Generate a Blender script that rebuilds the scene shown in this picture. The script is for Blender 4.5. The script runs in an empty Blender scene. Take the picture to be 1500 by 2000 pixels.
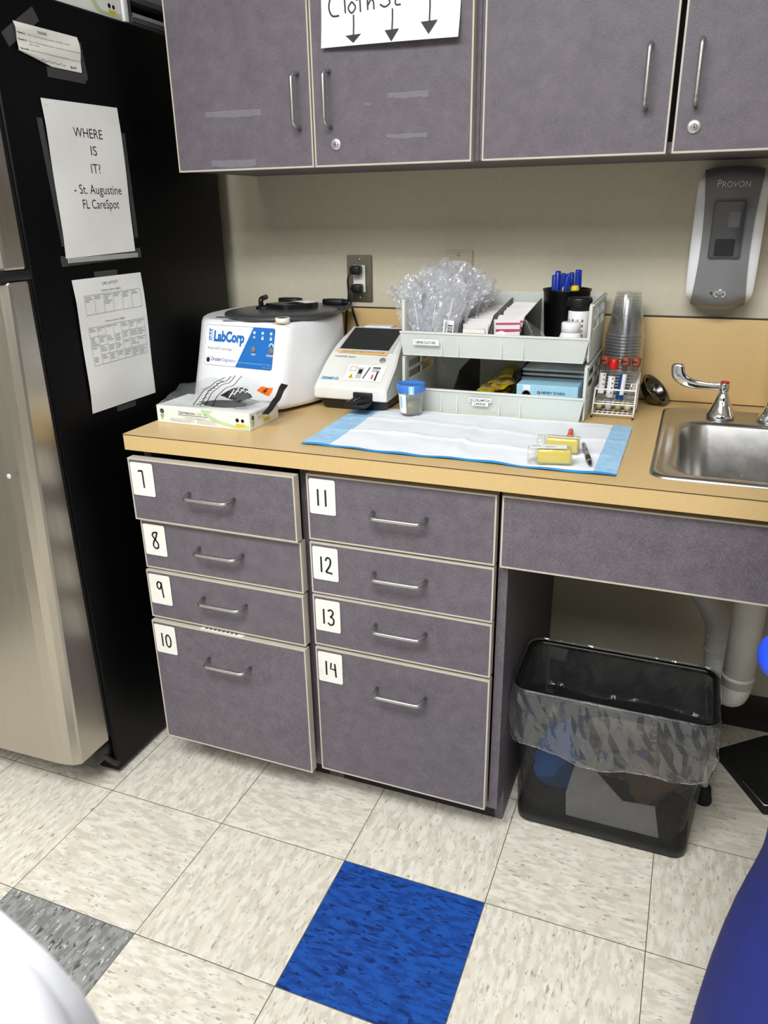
import bpy, bmesh, math, random
from mathutils import Vector, Matrix, Euler
random.seed(7)
C = bpy.context.scene.collection
SC = bpy.context.scene
# ---------------------------------------------------------------- camera, world, lights, exposure
def cam_axes(p, y, r):
    p, y, r = map(math.radians, (p, y, r))
    f = Vector((-math.sin(y)*math.cos(p), math.cos(y)*math.cos(p), -math.sin(p)))
    rt = Vector((math.cos(y), math.sin(y), 0)); up = rt.cross(f)
    return rt*math.cos(r)+up*math.sin(r), -rt*math.sin(r)+up*math.cos(r), f
CR, CU, CF = cam_axes(21.3937, 21.7592, -.9602)
cd = bpy.data.cameras.new('camera'); cam = bpy.data.objects.new('camera', cd); C.objects.link(cam)
cam.matrix_world = Matrix(((CR.x, CU.x, -CF.x, .5538), (CR.y, CU.y, -CF.y, -.8241), (CR.z, CU.z, -CF.z, 1.285), (0, 0, 0, 1)))
cd.sensor_fit = 'VERTICAL'; cd.sensor_height = 36; cd.sensor_width = 27
cd.lens = 1503.8/2000*36; cd.clip_start = .02
cd.dof.use_dof = True; cd.dof.focus_distance = 1.65; cd.dof.aperture_fstop = 8
SC.camera = cam
wd = bpy.data.worlds.new('world'); SC.world = wd; wd.use_nodes = True
wd.node_tree.nodes['Background'].inputs[0].default_value = (.9, .95, 1, 1)
wd.node_tree.nodes['Background'].inputs[1].default_value = .02
SC.view_settings.view_transform = 'Standard'; SC.view_settings.look = 'None'
SC.view_settings.gamma = 1; SC.view_settings.use_curve_mapping = False
SC.view_settings.exposure = 0.12
def area(loc, sx, sy, power, rot=(0, 0, 0), col=(.955, .98, 1)):
    l = bpy.data.lights.new('troffer_or_fill_lamp', 'AREA'); l.shape = 'RECTANGLE'; l.size = sx; l.size_y = sy
    l.energy = power; l.color = col
    o = bpy.data.objects.new('troffer_or_fill_lamp', l); o.location = loc; o.rotation_euler = rot; C.objects.link(o); return o
area((.25, -1.1, 2.58), 1.2, .6, 58)
area((.35, -2.2, 2.58), 1.2, .6, 28)  # added fill lamp, lightens the wall below the wall cabinets
area((1.75, -1.9, 2.58), .6, 1.2, 12)
area((-.75, -1.55, 2.58), 1.2, .6, 30)
SC.cycles.transparent_max_bounces = 64; SC.cycles.max_bounces = 12
# ---------------------------------------------------------------- helpers
def s2l(c): 
    c = c/255
    return c/12.92 if c <= .04045 else ((c+.055)/1.055)**2.4
def rgb(t): return (s2l(t[0]), s2l(t[1]), s2l(t[2]), 1)
class NT:
    def __init__(s, name):
        s.m = bpy.data.materials.new(name); s.m.use_nodes = True
        s.t = s.m.node_tree; s.n = s.t.nodes; s.b = s.n['Principled BSDF']; s.o = s.n['Material Output']
    def node(s, typ, **kw):
        n = s.n.new(typ)
        for k, v in kw.items(): setattr(n, k, v)
        return n
    def put(s, sock, v):
        if hasattr(v, 'is_linked'): s.t.links.new(v, sock)
        elif v is not None: sock.default_value = v
    def math(s, op, a, b=None, c=None, clamp=False):
        n = s.node('ShaderNodeMath', operation=op, use_clamp=clamp)
        for i, v in enumerate((a, b, c)):
            if v is not None: s.put(n.inputs[i], v)
        return n.outputs[0]
    def mix(s, f, a, b):
        n = s.node('ShaderNodeMix', data_type='RGBA')
        s.put(n.inputs[0], f); s.put(n.inputs[6], a); s.put(n.inputs[7], b); return n.outputs[2]
    def coord(s, scale=(1, 1, 1)):
        t = s.node('ShaderNodeTexCoord'); m = s.node('ShaderNodeMapping'); m.inputs['Scale'].default_value = scale
        s.t.links.new(t.outputs['Object'], m.inputs['Vector']); return m.outputs[0]
    def noise(s, scale, detail=2, vec=None, rough=.5):
        n = s.node('ShaderNodeTexNoise'); n.inputs['Scale'].default_value = scale
        n.inputs['Detail'].default_value = detail; n.inputs['Roughness'].default_value = rough
        s.t.links.new(vec if vec is not None else s.coord(), n.inputs['Vector']); return n.outputs[0]
    def ramp(s, v, lo, hi):
        n = s.node('ShaderNodeMapRange'); s.put(n.inputs[0], v); n.inputs[1].default_value = lo; n.inputs[2].default_value = hi; return n.outputs[0]
    def bump(s, h, strength=.2, dist=.001):
        n = s.node('ShaderNodeBump'); n.inputs['Strength'].default_value = strength; n.inputs['Distance'].default_value = dist
        s.put(n.inputs['Height'], h); s.t.links.new(n.outputs[0], s.b.inputs['Normal'])
def pm(name, col, rough=.5, metal=0, var=.06, scale=25, bump=0, spec=.5, stretch=(1, 1, 1), coat=0, emit=0):
    k = NT(name); a = rgb(col); lo = tuple(c*(1-var*2) for c in a[:3])+(1,); hi = tuple(min(1, c*(1+var)) for c in a[:3])+(1,)
    nz = k.noise(scale, 3, k.coord(stretch)); k.put(k.b.inputs['Base Color'], k.mix(k.ramp(nz, .3, .7), lo, hi))
    k.b.inputs['Roughness'].default_value = rough; k.b.inputs['Metallic'].default_value = metal
    k.b.inputs['Specular IOR Level'].default_value = spec; k.b.inputs['Coat Weight'].default_value = coat
    if bump: k.bump(nz, bump, .002)
    return k.m
def film(name, col=(255, 255, 255), body=.12, rough=.12, gloss=.5, bump=.6, bscale=60, ior=1.45):
    """thin clear plastic: mostly see-through, glossy, a little milky"""
    k = NT(name); k.n.remove(k.b)
    tr = k.node('ShaderNodeBsdfTransparent'); df = k.node('ShaderNodeBsdfDiffuse'); gl = k.node('ShaderNodeBsdfGlossy')
    tl = k.node('ShaderNodeBsdfTranslucent'); c = rgb(col)
    tr.inputs[0].default_value = tuple(.85+.15*x for x in c[:3])+(1,); df.inputs[0].default_value = c; tl.inputs[0].default_value = c
    gl.inputs['Roughness'].default_value = rough; gl.inputs[0].default_value = (1, 1, 1, 1)
    fr = k.node('ShaderNodeLayerWeight'); fr.inputs[0].default_value = .5; r0 = ((ior-1)/(ior+1))**2
    bp = k.node('ShaderNodeBump'); bp.inputs['Strength'].default_value = bump; bp.inputs['Distance'].default_value = .004
    k.put(bp.inputs['Height'], k.noise(bscale, 3)); 
    for n in (gl, fr): k.t.links.new(bp.outputs[0], n.inputs['Normal'])
    d2 = k.node('ShaderNodeMixShader'); d2.inputs[0].default_value = .5
    k.t.links.new(df.outputs[0], d2.inputs[1]); k.t.links.new(tl.outputs[0], d2.inputs[2])
    m1 = k.node('ShaderNodeMixShader'); m1.inputs[0].default_value = body
    k.t.links.new(tr.outputs[0], m1.inputs[1]); k.t.links.new(d2.outputs[0], m1.inputs[2])
    m2 = k.node('ShaderNodeMixShader'); k.put(m2.inputs[0], k.math('MULTIPLY', k.math('ADD', r0, k.math('MULTIPLY', k.math('POWER', fr.outputs['Facing'], 5), 1-r0)), gloss*2, clamp=True))
    k.t.links.new(m1.outputs[0], m2.inputs[1]); k.t.links.new(gl.outputs[0], m2.inputs[2])
    k.t.links.new(m2.outputs[0], k.o.inputs[0]); return k.m
WM = {}
def wmat(o): return WM.get(o.name, Matrix.Identity(4)) if o else Matrix.Identity(4)
_txt = {}
def text_mesh(s, bold=0.0, sp=1.0):
    key = (s, bold, sp)
    if key not in _txt:
        cu = bpy.data.curves.new('t', 'FONT'); cu.body = s; cu.size = 1; cu.resolution_u = 3; cu.offset = bold; cu.space_character = sp
        o = bpy.data.objects.new('t', cu); C.objects.link(o)
        dg = bpy.context.evaluated_depsgraph_get(); me = bpy.data.meshes.new_from_object(o.evaluated_get(dg))
        vs = [v.co.copy() for v in me.vertices]; fs = [tuple(p.vertices) for p in me.polygons]
        bpy.data.meshes.remove(me); bpy.data.objects.remove(o); bpy.data.curves.remove(cu)
        x0 = min(v.x for v in vs); x1 = max(v.x for v in vs)
        _txt[key] = ([Vector((v.x-x0, v.y, 0)) for v in vs], fs, x1-x0)
    return _txt[key]
def FRONT(x, y, z): return Matrix(((1, 0, 0, x), (0, 0, -1, y), (0, 1, 0, z), (0, 0, 0, 1)))      # plane facing -Y
def SIDE(x, y, z): return Matrix(((0, 0, 1, x), (1, 0, 0, y), (0, 1, 0, z), (0, 0, 0, 1)))         # plane facing +X
def TOPP(x, y, z, a=0): return Matrix.Translation((x, y, z)) @ Matrix.Rotation(a, 4, 'Z')
def PLANE(o, ex, ey):
    ex = Vector(ex).normalized(); ey = Vector(ey); ey = (ey-ex*ey.dot(ex)).normalized(); n = ex.cross(ey); o = Vector(o)
    return Matrix(((ex.x, ey.x, n.x, o.x), (ex.y, ey.y, n.y, o.y), (ex.z, ey.z, n.z, o.z), (0, 0, 0, 1)))
class MB:
    def __init__(s): s.v = []; s.f = []; s.m = []; s.s = []
    def add(s, vs, fs, mat=0, smooth=False, M=None):
        n = len(s.v)
        for v in vs: v = Vector(v); s.v.append(M @ v if M else v)
        for f in fs: s.f.append(tuple(i+n for i in f)); s.m.append(mat); s.s.append(smooth)
        return s
    def box(s, x0, x1, y0, y1, z0, z1, mat=0, r=0, M=None, seg=2, smooth=None):
        if r <= 0:
            vs = [(x, y, z) for z in (z0, z1) for y in (y0, y1) for x in (x0, x1)]
            return s.add(vs, [(0, 2, 3, 1), (4, 5, 7, 6), (0, 1, 5, 4), (2, 6, 7, 3), (0, 4, 6, 2), (1, 3, 7, 5)], mat, False, M)
        bm = bmesh.new(); bmesh.ops.create_cube(bm, size=1)
        for v in bm.verts: v.co = Vector((x0+(v.co.x+.5)*(x1-x0), y0+(v.co.y+.5)*(y1-y0), z0+(v.co.z+.5)*(z1-z0)))
        bmesh.ops.bevel(bm, geom=bm.edges[:], offset=min(r, .49*min(x1-x0, y1-y0, z1-z0)), segments=seg, profile=.5, affect='EDGES')
        bm.verts.index_update(); s.add([v.co.copy() for v in bm.verts], [[v.index for v in f.verts] for f in bm.faces], mat, seg > 1 if smooth is None else smooth, M); bm.free(); return s
    def lathe(s, prof, seg=32, mat=0, M=None, smooth=True, ecc=1.0):
        vs = []; fs = []; n = len(prof)
        for i in range(seg):
            a = 2*math.pi*i/seg
            for r, z in prof: vs.append((r*math.cos(a), r*ecc*math.sin(a), z))
        for i in range(seg):
            j = (i+1) % seg
            for k in range(n-1): fs.append((i*n+k, j*n+k, j*n+k+1, i*n+k+1))
        if prof[0][0] > 1e-6: fs.append(tuple(i*n for i in range(seg-1, -1, -1)))
        if prof[-1][0] > 1e-6: fs.append(tuple(i*n+n-1 for i in range(seg)))
        return s.add(vs, fs, mat, smooth, M)
    def cyl(s, p0, p1, r, mat=0, seg=16, r1=None):
        return s.tube([p0, p1], [r, r if r1 is None else r1], seg, mat)
    def tube(s, pts, r, seg=10, mat=0, closed=False, M=None, flat=1.0, upv=None):
        pts = [Vector(p) for p in pts]; n = len(pts); rs = r if isinstance(r, (list, tuple)) else [r]*n
        tg = []
        for i in range(n):
            a = pts[(i-1) % n] if (closed or i > 0) else pts[i]; b = pts[(i+1) % n] if (closed or i < n-1) else pts[i]
            tg.append((b-a).normalized())
        u = Vector(upv) if upv else (Vector((0, 0, 1)) if abs(tg[0].z) < .9 else Vector((1, 0, 0)))
        u = (u-tg[0]*u.dot(tg[0])).normalized(); vs = []; fs = []
        for i in range(n):
            u = (u-tg[i]*u.dot(tg[i])).normalized(); w = tg[i].cross(u)
            for k in range(seg):
                a = 2*math.pi*k/seg; vs.append(pts[i]+u*math.cos(a)*rs[i]*flat+w*math.sin(a)*rs[i])
        for i in range(n if closed else n-1):
            j = (i+1) % n
            for k in range(seg): l = (k+1) % seg; fs.append((i*seg+k, i*seg+l, j*seg+l, j*seg+k))
        if not closed: fs += [tuple(range(seg-1, -1, -1)), tuple((n-1)*seg+k for k in range(seg))]
        return s.add(vs, fs, mat, True, M)
    def prism(s, poly, z0, z1, mat=0, M=None, smooth=False):
        n = len(poly); vs = [(x, y, z0) for x, y in poly]+[(x, y, z1) for x, y in poly]
        s.add(vs, [tuple(range(n-1, -1, -1)), tuple(range(n, 2*n))], mat, False, M)
        return s.add(vs, [(i, (i+1) % n, n+(i+1) % n, n+i) for i in range(n)], mat, smooth, M)
    def poly(s, pts, mat=0, M=None): return s.add([(p[0], p[1], p[2] if len(p) > 2 else 0) for p in pts], [tuple(range(len(pts)))], mat, False, M)
    def rect(s, x0, x1, y0, y1, mat=0, M=None, z=0): return s.poly([(x0, y0, z), (x1, y0, z), (x1, y1, z), (x0, y1, z)], mat, M)
    def loft(s, rings, mat=0, smooth=True, M=None, cap=True):
        n = len(rings[0]); vs = [p for r in rings for p in r]
        s.add(vs, [(i*n+k, i*n+(k+1) % n, (i+1)*n+(k+1) % n, (i+1)*n+k) for i in range(len(rings)-1) for k in range(n)], mat, smooth, M)
        if cap: s.add(vs, [tuple(range(n-1, -1, -1)), tuple((len(rings)-1)*n+k for k in range(n))], mat, False, M)
        return s
    def grid(s, fn, nu, nv, mat=0, M=None, smooth=True, thick=0):
        vs = [fn(i/nu, j/nv) for j in range(nv+1) for i in range(nu+1)]; w = nu+1
        fs = [(j*w+i, j*w+i+1, (j+1)*w+i+1, (j+1)*w+i) for j in range(nv) for i in range(nu)]
        s.add(vs, fs, mat, smooth, M)
        if thick:
            n = len(vs); v2 = [(v[0], v[1], v[2]-thick) for v in vs]
            s.add(v2, [f[::-1] for f in fs], mat, smooth, M)
            rim = [i for i in range(w)]+[j*w+nu for j in range(1, nv+1)]+[nv*w+i for i in range(nu-1, -1, -1)]+[j*w for j in range(nv-1, 0, -1)]
            k = len(rim); s.add([vs[i] for i in rim]+[v2[i] for i in rim], [(i, i+k, (i+1) % k+k, (i+1) % k) for i in range(k)], mat, False, M)
        return s
    def text(s, st, h, M, mat=1, x=0, y=0, al='l', sx=1.0, bold=0.0, w=None, sp=1.0, z=.0004, shear=0):
        """h: capital height; w: force the width"""
        vs, fs, wd_ = text_mesh(st, bold, sp); k = h/.69; kx = (w/wd_) if w else k*sx
        ox = x-(wd_*kx/2 if al == 'c' else wd_*kx if al == 'r' else 0)
        return s.add([(v.x*kx+ox+shear*v.y*k, v.y*k+y, z) for v in vs], fs, mat, False, M)
    def stroke(s, pts, w, M, mat=1, z=.0004, kx=1, ky=1, ox=0, oy=0):
        P = [Vector((p[0]*kx+ox, p[1]*ky+oy)) for p in pts]; n = len(P); L = []; R_ = []
        for i in range(n):
            d = (P[min(i+1, n-1)]-P[max(i-1, 0)]).normalized(); q = Vector((-d.y, d.x))*w/2; L.append(P[i]+q); R_.append(P[i]-q)
        vs = [(p.x, p.y, z) for p in L]+[(p.x, p.y, z) for p in R_]
        return s.add(vs, [(i+n, i+1+n, i+1, i) for i in range(n-1)], mat, False, M)
    def drape(s, i0, fn, y0, y1, z0, z1, cr=0, off=.0004):
        for i in range(i0, len(s.v)):
            q = s.v[i]; u = (q.y-y0)/(y1-y0); v = 1-(q.z-z1-cr*u)/(z0-z1); s.v[i] = Vector((fn(u, v)[0]+off, q.y, q.z))
    def build(s, name, mats, parent=None, loc=None, bevel=0, sub=0):
        mats = mats if isinstance(mats, (list, tuple)) else [mats]
        if parent is None:
            if loc is None:
                xs = [v.x for v in s.v]; ys = [v.y for v in s.v]; zs = [v.z for v in s.v]
                loc = ((min(xs)+max(xs))/2, (min(ys)+max(ys))/2, min(zs))
            B = Matrix.Translation(loc)
        else: B = wmat(parent)
        Bi = B.inverted()
        me = bpy.data.meshes.new(name); me.from_pydata([Bi @ v for v in s.v], [], s.f)
        for m in mats: me.materials.append(m)
        for p, mi, sm in zip(me.polygons, s.m, s.s): p.material_index = mi; p.use_smooth = sm
        me.update(); o = bpy.data.objects.new(name, me); C.objects.link(o)
        if parent is None: o.location = loc
        else: o.parent = parent
        WM[o.name] = B
        if bevel:
            b = o.modifiers.new('bevel', 'BEVEL'); b.width = bevel; b.segments = 2; b.limit_method = 'ANGLE'; b.angle_limit = .7
        if sub:
            b = o.modifiers.new('sub', 'SUBSURF'); b.levels = sub; b.render_levels = sub
        return o
def tag(o, label, cat, group=None, kind=None):
    o['label'] = label; o['category'] = cat
    if group: o['group'] = group
    if kind: o['kind'] = kind
    return o
def thing(name, label, cat, loc, rotz=0, group=None):
    o = bpy.data.objects.new(name, None); C.objects.link(o); o.empty_display_size = .05
    o.location = loc; o.rotation_euler = (0, 0, rotz); WM[o.name] = Matrix.Translation(loc) @ Matrix.Rotation(rotz, 4, 'Z')
    return tag(o, label, cat, group)
def struct(o): o['kind'] = 'structure'; return o
def dup(root, M, label=None, group=None):
    """copy of a thing with copies of its parts and sub-parts, placed by M"""
    r = root.copy(); C.objects.link(r); r.matrix_world = M; r.matrix_basis = M
    if label: r['label'] = label
    if group: r['group'] = group
    for ch in list(root.children):
        c = ch.copy(); C.objects.link(c); c.parent = r
        for g in list(ch.children):
            d = g.copy(); C.objects.link(d); d.parent = c
    return r
def arc(cx, cy, r, a0, a1, n=6): return [(cx+r*math.cos(math.radians(a0+(a1-a0)*i/n)), cy+r*math.sin(math.radians(a0+(a1-a0)*i/n))) for i in range(n+1)]
def rrect(x0, x1, y0, y1, r, n=5):
    return arc(x1-r, y1-r, r, 0, 90, n)+arc(x0+r, y1-r, r, 90, 180, n)+arc(x0+r, y0+r, r, 180, 270, n)+arc(x1-r, y0+r, r, 270, 360, n)
def fillet(poly, rad, n=5):
    """rounded polygon, one radius per corner; the same point count for every call"""
    out = []; m = len(poly)
    for i in range(m):
        p = Vector(poly[i]); a = (Vector(poly[i-1])-p); b = (Vector(poly[(i+1) % m])-p); r = rad[i] if isinstance(rad, (list, tuple)) else rad
        d = min(r, a.length*.45, b.length*.45); s = p+a.normalized()*d; e = p+b.normalized()*d
        for k in range(n+1):
            t = k/n; out.append(tuple(s*(1-t)**2+p*2*t*(1-t)+e*t*t))
    return out
def bend(pts, r, n=5):
    """polyline in 3-D with rounded corners"""
    P = [Vector(p) for p in pts]; out = [P[0]]
    for i in range(1, len(P)-1):
        a = P[i-1]-P[i]; b = P[i+1]-P[i]; d = min(r, a.length*.48, b.length*.48); s = P[i]+a.normalized()*d; e = P[i]+b.normalized()*d
        for k in range(n+1): t = k/n; out.append(s*(1-t)**2+P[i]*2*t*(1-t)+e*t*t)
    return out+[P[-1]]
def spline(pts, n=8):
    P = [Vector(p) for p in pts]; out = []
    for i in range(len(P)-1):
        p0, p1, p2, p3 = P[max(i-1, 0)], P[i], P[i+1], P[min(i+2, len(P)-1)]
        for k in range(n):
            t = k/n; out.append(.5*((2*p1)+(p2-p0)*t+(2*p0-5*p1+4*p2-p3)*t*t+(3*p1-p0-3*p2+p3)*t**3))
    return out+[P[-1]]
def solidify(o, vox, smooth=4):
    """one continuous surface out of overlapping volumes"""
    m = o.modifiers.new('r', 'REMESH'); m.mode = 'VOXEL'; m.voxel_size = vox; m.use_smooth_shade = True
    if smooth: k = o.modifiers.new('s', 'SMOOTH'); k.iterations = smooth; k.factor = .5
    dg = bpy.context.evaluated_depsgraph_get(); me = bpy.data.meshes.new_from_object(o.evaluated_get(dg))
    old = o.data; o.modifiers.clear(); mats = list(old.materials); o.data = me
    if not me.materials:
        for q in mats: me.materials.append(q)
    for p in me.polygons: p.use_smooth = True; p.material_index = 0
    return o
# ---------------------------------------------------------------- materials
def laminate():
    k = NT('purple_grey_laminate'); f = k.noise(520, 2); g = k.noise(38, 4, None, .65); h = k.noise(7, 2)
    v = k.math('ADD', k.math('MULTIPLY', f, .62), k.math('ADD', k.math('MULTIPLY', g, .30), k.math('MULTIPLY', h, .08)))
    k.put(k.b.inputs['Base Color'], k.mix(k.ramp(v, .33, .67), rgb((83, 78, 85)), rgb((119, 112, 120))))
    k.b.inputs['Roughness'].default_value = .5; k.b.inputs['Specular IOR Level'].default_value = .35; k.bump(f, .08); return k.m
def vct():
    k = NT('vinyl_tile_floor'); T = .3048
    tc = k.node('ShaderNodeTexCoord'); sp = k.node('ShaderNodeSeparateXYZ'); k.t.links.new(tc.outputs['Object'], sp.inputs[0])
    x = k.math('DIVIDE', sp.outputs[0], T); y = k.math('DIVIDE', sp.outputs[1], T)
    ix = k.math('FLOOR', x); iy = k.math('FLOOR', y); fx = k.math('FRACT', x); fy = k.math('FRACT', y)
    cv = k.node('ShaderNodeCombineXYZ'); k.put(cv.inputs[0], ix); k.put(cv.inputs[1], iy)
    wn = k.node('ShaderNodeTexWhiteNoise', noise_dimensions='2D'); k.t.links.new(cv.outputs[0], wn.inputs['Vector']); r = wn.outputs['Value']
    sw = k.math('FLOOR', k.math('FRACT', k.math('MULTIPLY', k.math('ADD', ix, iy), .5)))   # unused parity floor
    par = k.math('MULTIPLY', k.math('FRACT', k.math('MULTIPLY', k.math('ADD', ix, iy), .5)), 2)
    def pick(a, b): return k.math('ADD', a, k.math('MULTIPLY', par, k.math('SUBTRACT', b, a)))
    u = pick(x, y); v = pick(y, x)
    def flecks(su, sv, seed, scale=1):
        c = k.node('ShaderNodeCombineXYZ'); k.put(c.inputs[0], k.math('MULTIPLY', u, su)); k.put(c.inputs[1], k.math('MULTIPLY', v, sv))
        k.put(c.inputs[2], k.math('ADD', k.math('MULTIPLY', r, 50), seed)); return k.noise(scale, 3, c.outputs[0], .55)
    n1 = flecks(9, 26, 0); n2 = flecks(14, 40, 7.3); n3 = flecks(5, 12, 3.1); n4 = flecks(16, 42, 11.7)
    base = k.mix(k.ramp(n1, .42, .60), rgb((232, 227, 215)), rgb((208, 201, 186)))
    base = k.mix(k.ramp(n3, .5, .66), base, rgb((222, 214, 197)))
    base = k.mix(k.ramp(n4, .60, .68), base, rgb((198, 188, 168)))
    base = k.mix(k.ramp(n2, .64, .69), base, rgb((172, 163, 146)))
    gray = k.mix(k.ramp(n1, .46, .56), rgb((152, 152, 150)), rgb((126, 126, 125)))
    gray = k.mix(k.ramp(n2, .62, .65), gray, rgb((80, 80, 80))); gray = k.mix(k.ramp(n4, .64, .66), gray, rgb((205, 205, 200)))
    blue = k.mix(k.ramp(n1, .45, .57), rgb((24, 80, 166)), rgb((16, 62, 138))); blue = k.mix(k.ramp(n2, .58, .62), blue, rgb((10, 42, 104)))
    def cell(a, b): return k.math('MULTIPLY', k.math('COMPARE', ix, a, .1), k.math('COMPARE', iy, b, .1))
    col = k.mix(cell(0, 0), base, blue); col = k.mix(cell(-2, -1), col, gray)
    ed = k.math('MINIMUM', k.math('MINIMUM', fx, k.math('SUBTRACT', 1, fx)), k.math('MINIMUM', fy, k.math('SUBTRACT', 1, fy)))
    col = k.mix(k.math('LESS_THAN', ed, .0028), col, rgb((92, 86, 76)))
    k.put(k.b.inputs['Base Color'], col); k.b.inputs['Roughness'].default_value = .38; k.b.inputs['Specular IOR Level'].default_value = .4
    return k.m
def brushed(name, col, rough=.28, axis=(4, 4, 900), var=.12):
    k = NT(name); n = k.noise(1, 3, k.coord(axis)); a = rgb(col)
    k.put(k.b.inputs['Base Color'], k.mix(n, tuple(c*(1-var) for c in a[:3])+(1,), tuple(min(1, c*(1+var)) for c in a[:3])+(1,)))
    k.b.inputs['Metallic'].default_value = 1; k.put(k.b.inputs['Roughness'], k.math('ADD', k.math('MULTIPLY', n, .14), rough-.07)); return k.m
def wire_mesh(name, col, pitch, fill):
    """woven wire cloth: real see-through holes between dark wires"""
    k = NT(name); k.b.inputs['Base Color'].default_value = rgb(col); k.b.inputs['Roughness'].default_value = .4
    tc = k.node('ShaderNodeTexCoord'); sp = k.node('ShaderNodeSeparateXYZ'); k.t.links.new(tc.outputs['Object'], sp.inputs[0])
    h = k.math('ADD', sp.outputs[0], sp.outputs[1])
    def line(q): f = k.math('FRACT', k.math('DIVIDE', q, pitch)); return k.math('LESS_THAN', f, fill)
    w = k.math('MAXIMUM', line(k.math('ADD', h, sp.outputs[2])), line(k.math('SUBTRACT', h, sp.outputs[2])))
    k.put(k.b.inputs['Alpha'], w); return k.m
def fridge_black():
    k = NT('black_textured_steel'); n = k.noise(700, 2); k.b.inputs['Base Color'].default_value = rgb((4, 4, 6))
    k.b.inputs['Roughness'].default_value = .42; k.b.inputs['Specular IOR Level'].default_value = .14; k.bump(n, .15); return k.m
LAM = laminate(); FLOOR = vct(); BAND = pm('beige_edge_banding', (196, 188, 174), .45, var=.03)
WALL = pm('cream_wall_paint', (203, 196, 174), .6, var=.02, scale=60, bump=.03)
WALL2 = pm('room_wall_paint', (146, 144, 138), .7, var=.02); CEIL = pm('ceiling_tile_white', (228, 226, 218), .8, var=.03, scale=90)
OAK = pm('tan_laminate', (209, 178, 124), .34, var=.03, scale=300, spec=.4); SEAM = pm('dark_laminate_seam', (58, 40, 26), .6)
DARK = pm('dark_cabinet_interior', (38, 35, 40), .7); BASEB = pm('dark_brown_rubber_base', (44, 36, 33), .5)
STEEL = brushed('brushed_handle_steel', (196, 196, 194), .3, (300, 300, 300), .05)
CHROME = pm('polished_chrome', (225, 226, 228), .06, 1, .01); SINKM = brushed('satin_sink_steel', (176, 174, 170), .30, (40, 4, 40), .03)
FRBLACK = fridge_black(); FRSTEEL = brushed('stainless_door_steel', (186, 180, 170), .3, (260, 260, 3), .06)
PAPER = pm('white_paper', (240, 240, 238), .7, var=.015, scale=14); CARD = pm('index_card', (238, 236, 228), .6, var=.02)
INK = pm('black_ink', (18, 17, 20), .6); GREYINK = pm('grey_print', (105, 105, 108), .7); FAINT = pm('pale_grey_print', (168, 170, 168), .7)
TAPE = film('clear_adhesive_tape', (235, 235, 235), .06, .35, .25, .3, 120); RESID = film('old_tape_residue', (215, 212, 222), .22, .4, .15, .3, 120)
WHITEP = pm('white_plastic', (238, 238, 240), .35, var=.015); CREAMP = pm('offwhite_plastic', (226, 226, 220), .4, var=.02)
BLACKP = pm('black_plastic', (20, 20, 22), .38, var=.1); DGREY = pm('dark_grey_plastic', (66, 67, 70), .3, var=.05, scale=60)
RUBBER = pm('black_rubber', (14, 14, 15), .7); BLUEP = pm('blue_print', (14, 108, 190), .5, var=.02); LBLUE = pm('pale_blue_print', (150, 205, 235), .5)
# ---------------------------------------------------------------- the room
ZC = .8576; W = 1.085; XF = -.629; YD = .4508; YU = .7551; T = .3048
XL, XR, YB, ZT = -1.46, 2.7, -2.9, 2.62
m = MB(); m.box(XL-.1, XR+.1, YB-.1, W+.1, -.06, 0); struct(m.build('floor', FLOOR, loc=(0, 0, 0)))
m = MB(); m.box(XL-.1, XR+.1, W+.004, W+.1, 0, ZT); struct(m.build('wall_back', WALL))
m = MB(); m.box(XL-.1, XL, YB, W+.004, 0, ZT); struct(m.build('wall_left', WALL2))
m = MB(); m.box(XR, XR+.1, YB, W+.004, 0, ZT); struct(m.build('wall_right', WALL2))
m = MB(); m.box(XL, XR, YB-.1, YB, 0, ZT); struct(m.build('wall_front', WALL2))
m = MB(); m.box(XL-.1, XR+.1, YB-.1, W+.1, ZT, ZT+.06); struct(m.build('ceiling', CEIL))
m = MB(); m.box(.29, XR, W-.006, W+.004, 0, .1, r=.003); struct(m.build('baseboard_back', BASEB))
# ---------------------------------------------------------------- base cabinets with drawers
def stroke_set(n):
    one = [[(.5, 1), (.5, .0)]]
    D = {'7': [[(.0, .96), (.55, .99)], [(.53, 1), (.56, .02)]],
         '8': [spline([(.78, .98), (.4, .95), (.22, .78), (.45, .58), (.8, .32), (.78, .06), (.45, .0), (.22, .14), (.3, .38), (.62, .66), (.86, 1.02)], 5)],
         '9': [spline([(.62, .92), (.35, 1), (.12, .84), (.16, .6), (.42, .55), (.62, .78), (.64, .96)], 5), [(.64, 1), (.78, 0)]],
         '1': one, '0': [spline([(.5, .96), (.15, .72), (.18, .2), (.5, .02), (.82, .25), (.84, .7), (.5, .96)], 5)],
         '2': [spline([(.1, .76), (.36, .98), (.72, .88), (.7, .55), (.3, .2), (.1, .04)], 5), [(.1, .05), (.98, -.01)]],
         '3': [spline([(.1, .9), (.5, 1), (.8, .84), (.6, .6), (.38, .54)], 5), spline([(.38, .54), (.82, .4), (.8, .1), (.4, -.02), (.06, .12)], 5)],
         '4': [[(.22, .92), (.12, .5), (.8, .46)], [(.72, .9), (.84, -.06)]]}
    return D[n]
def number_card(n, x, z, y):
    m = MB(); M = FRONT(x, y, z); m.prism(rrect(0, .0565, -.0735, 0, .004), 0, .0008, 0, M)
    w, h = (.021, .039) if len(n) == 1 else (.017, .035)
    x0 = .0185 if len(n) == 1 else .0105
    for i, ch in enumerate(n):
        for st in stroke_set(ch): m.stroke(st, .0040, M, 1, .0012, w, h, x0+i*.0165, -.056)
    return m
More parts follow.
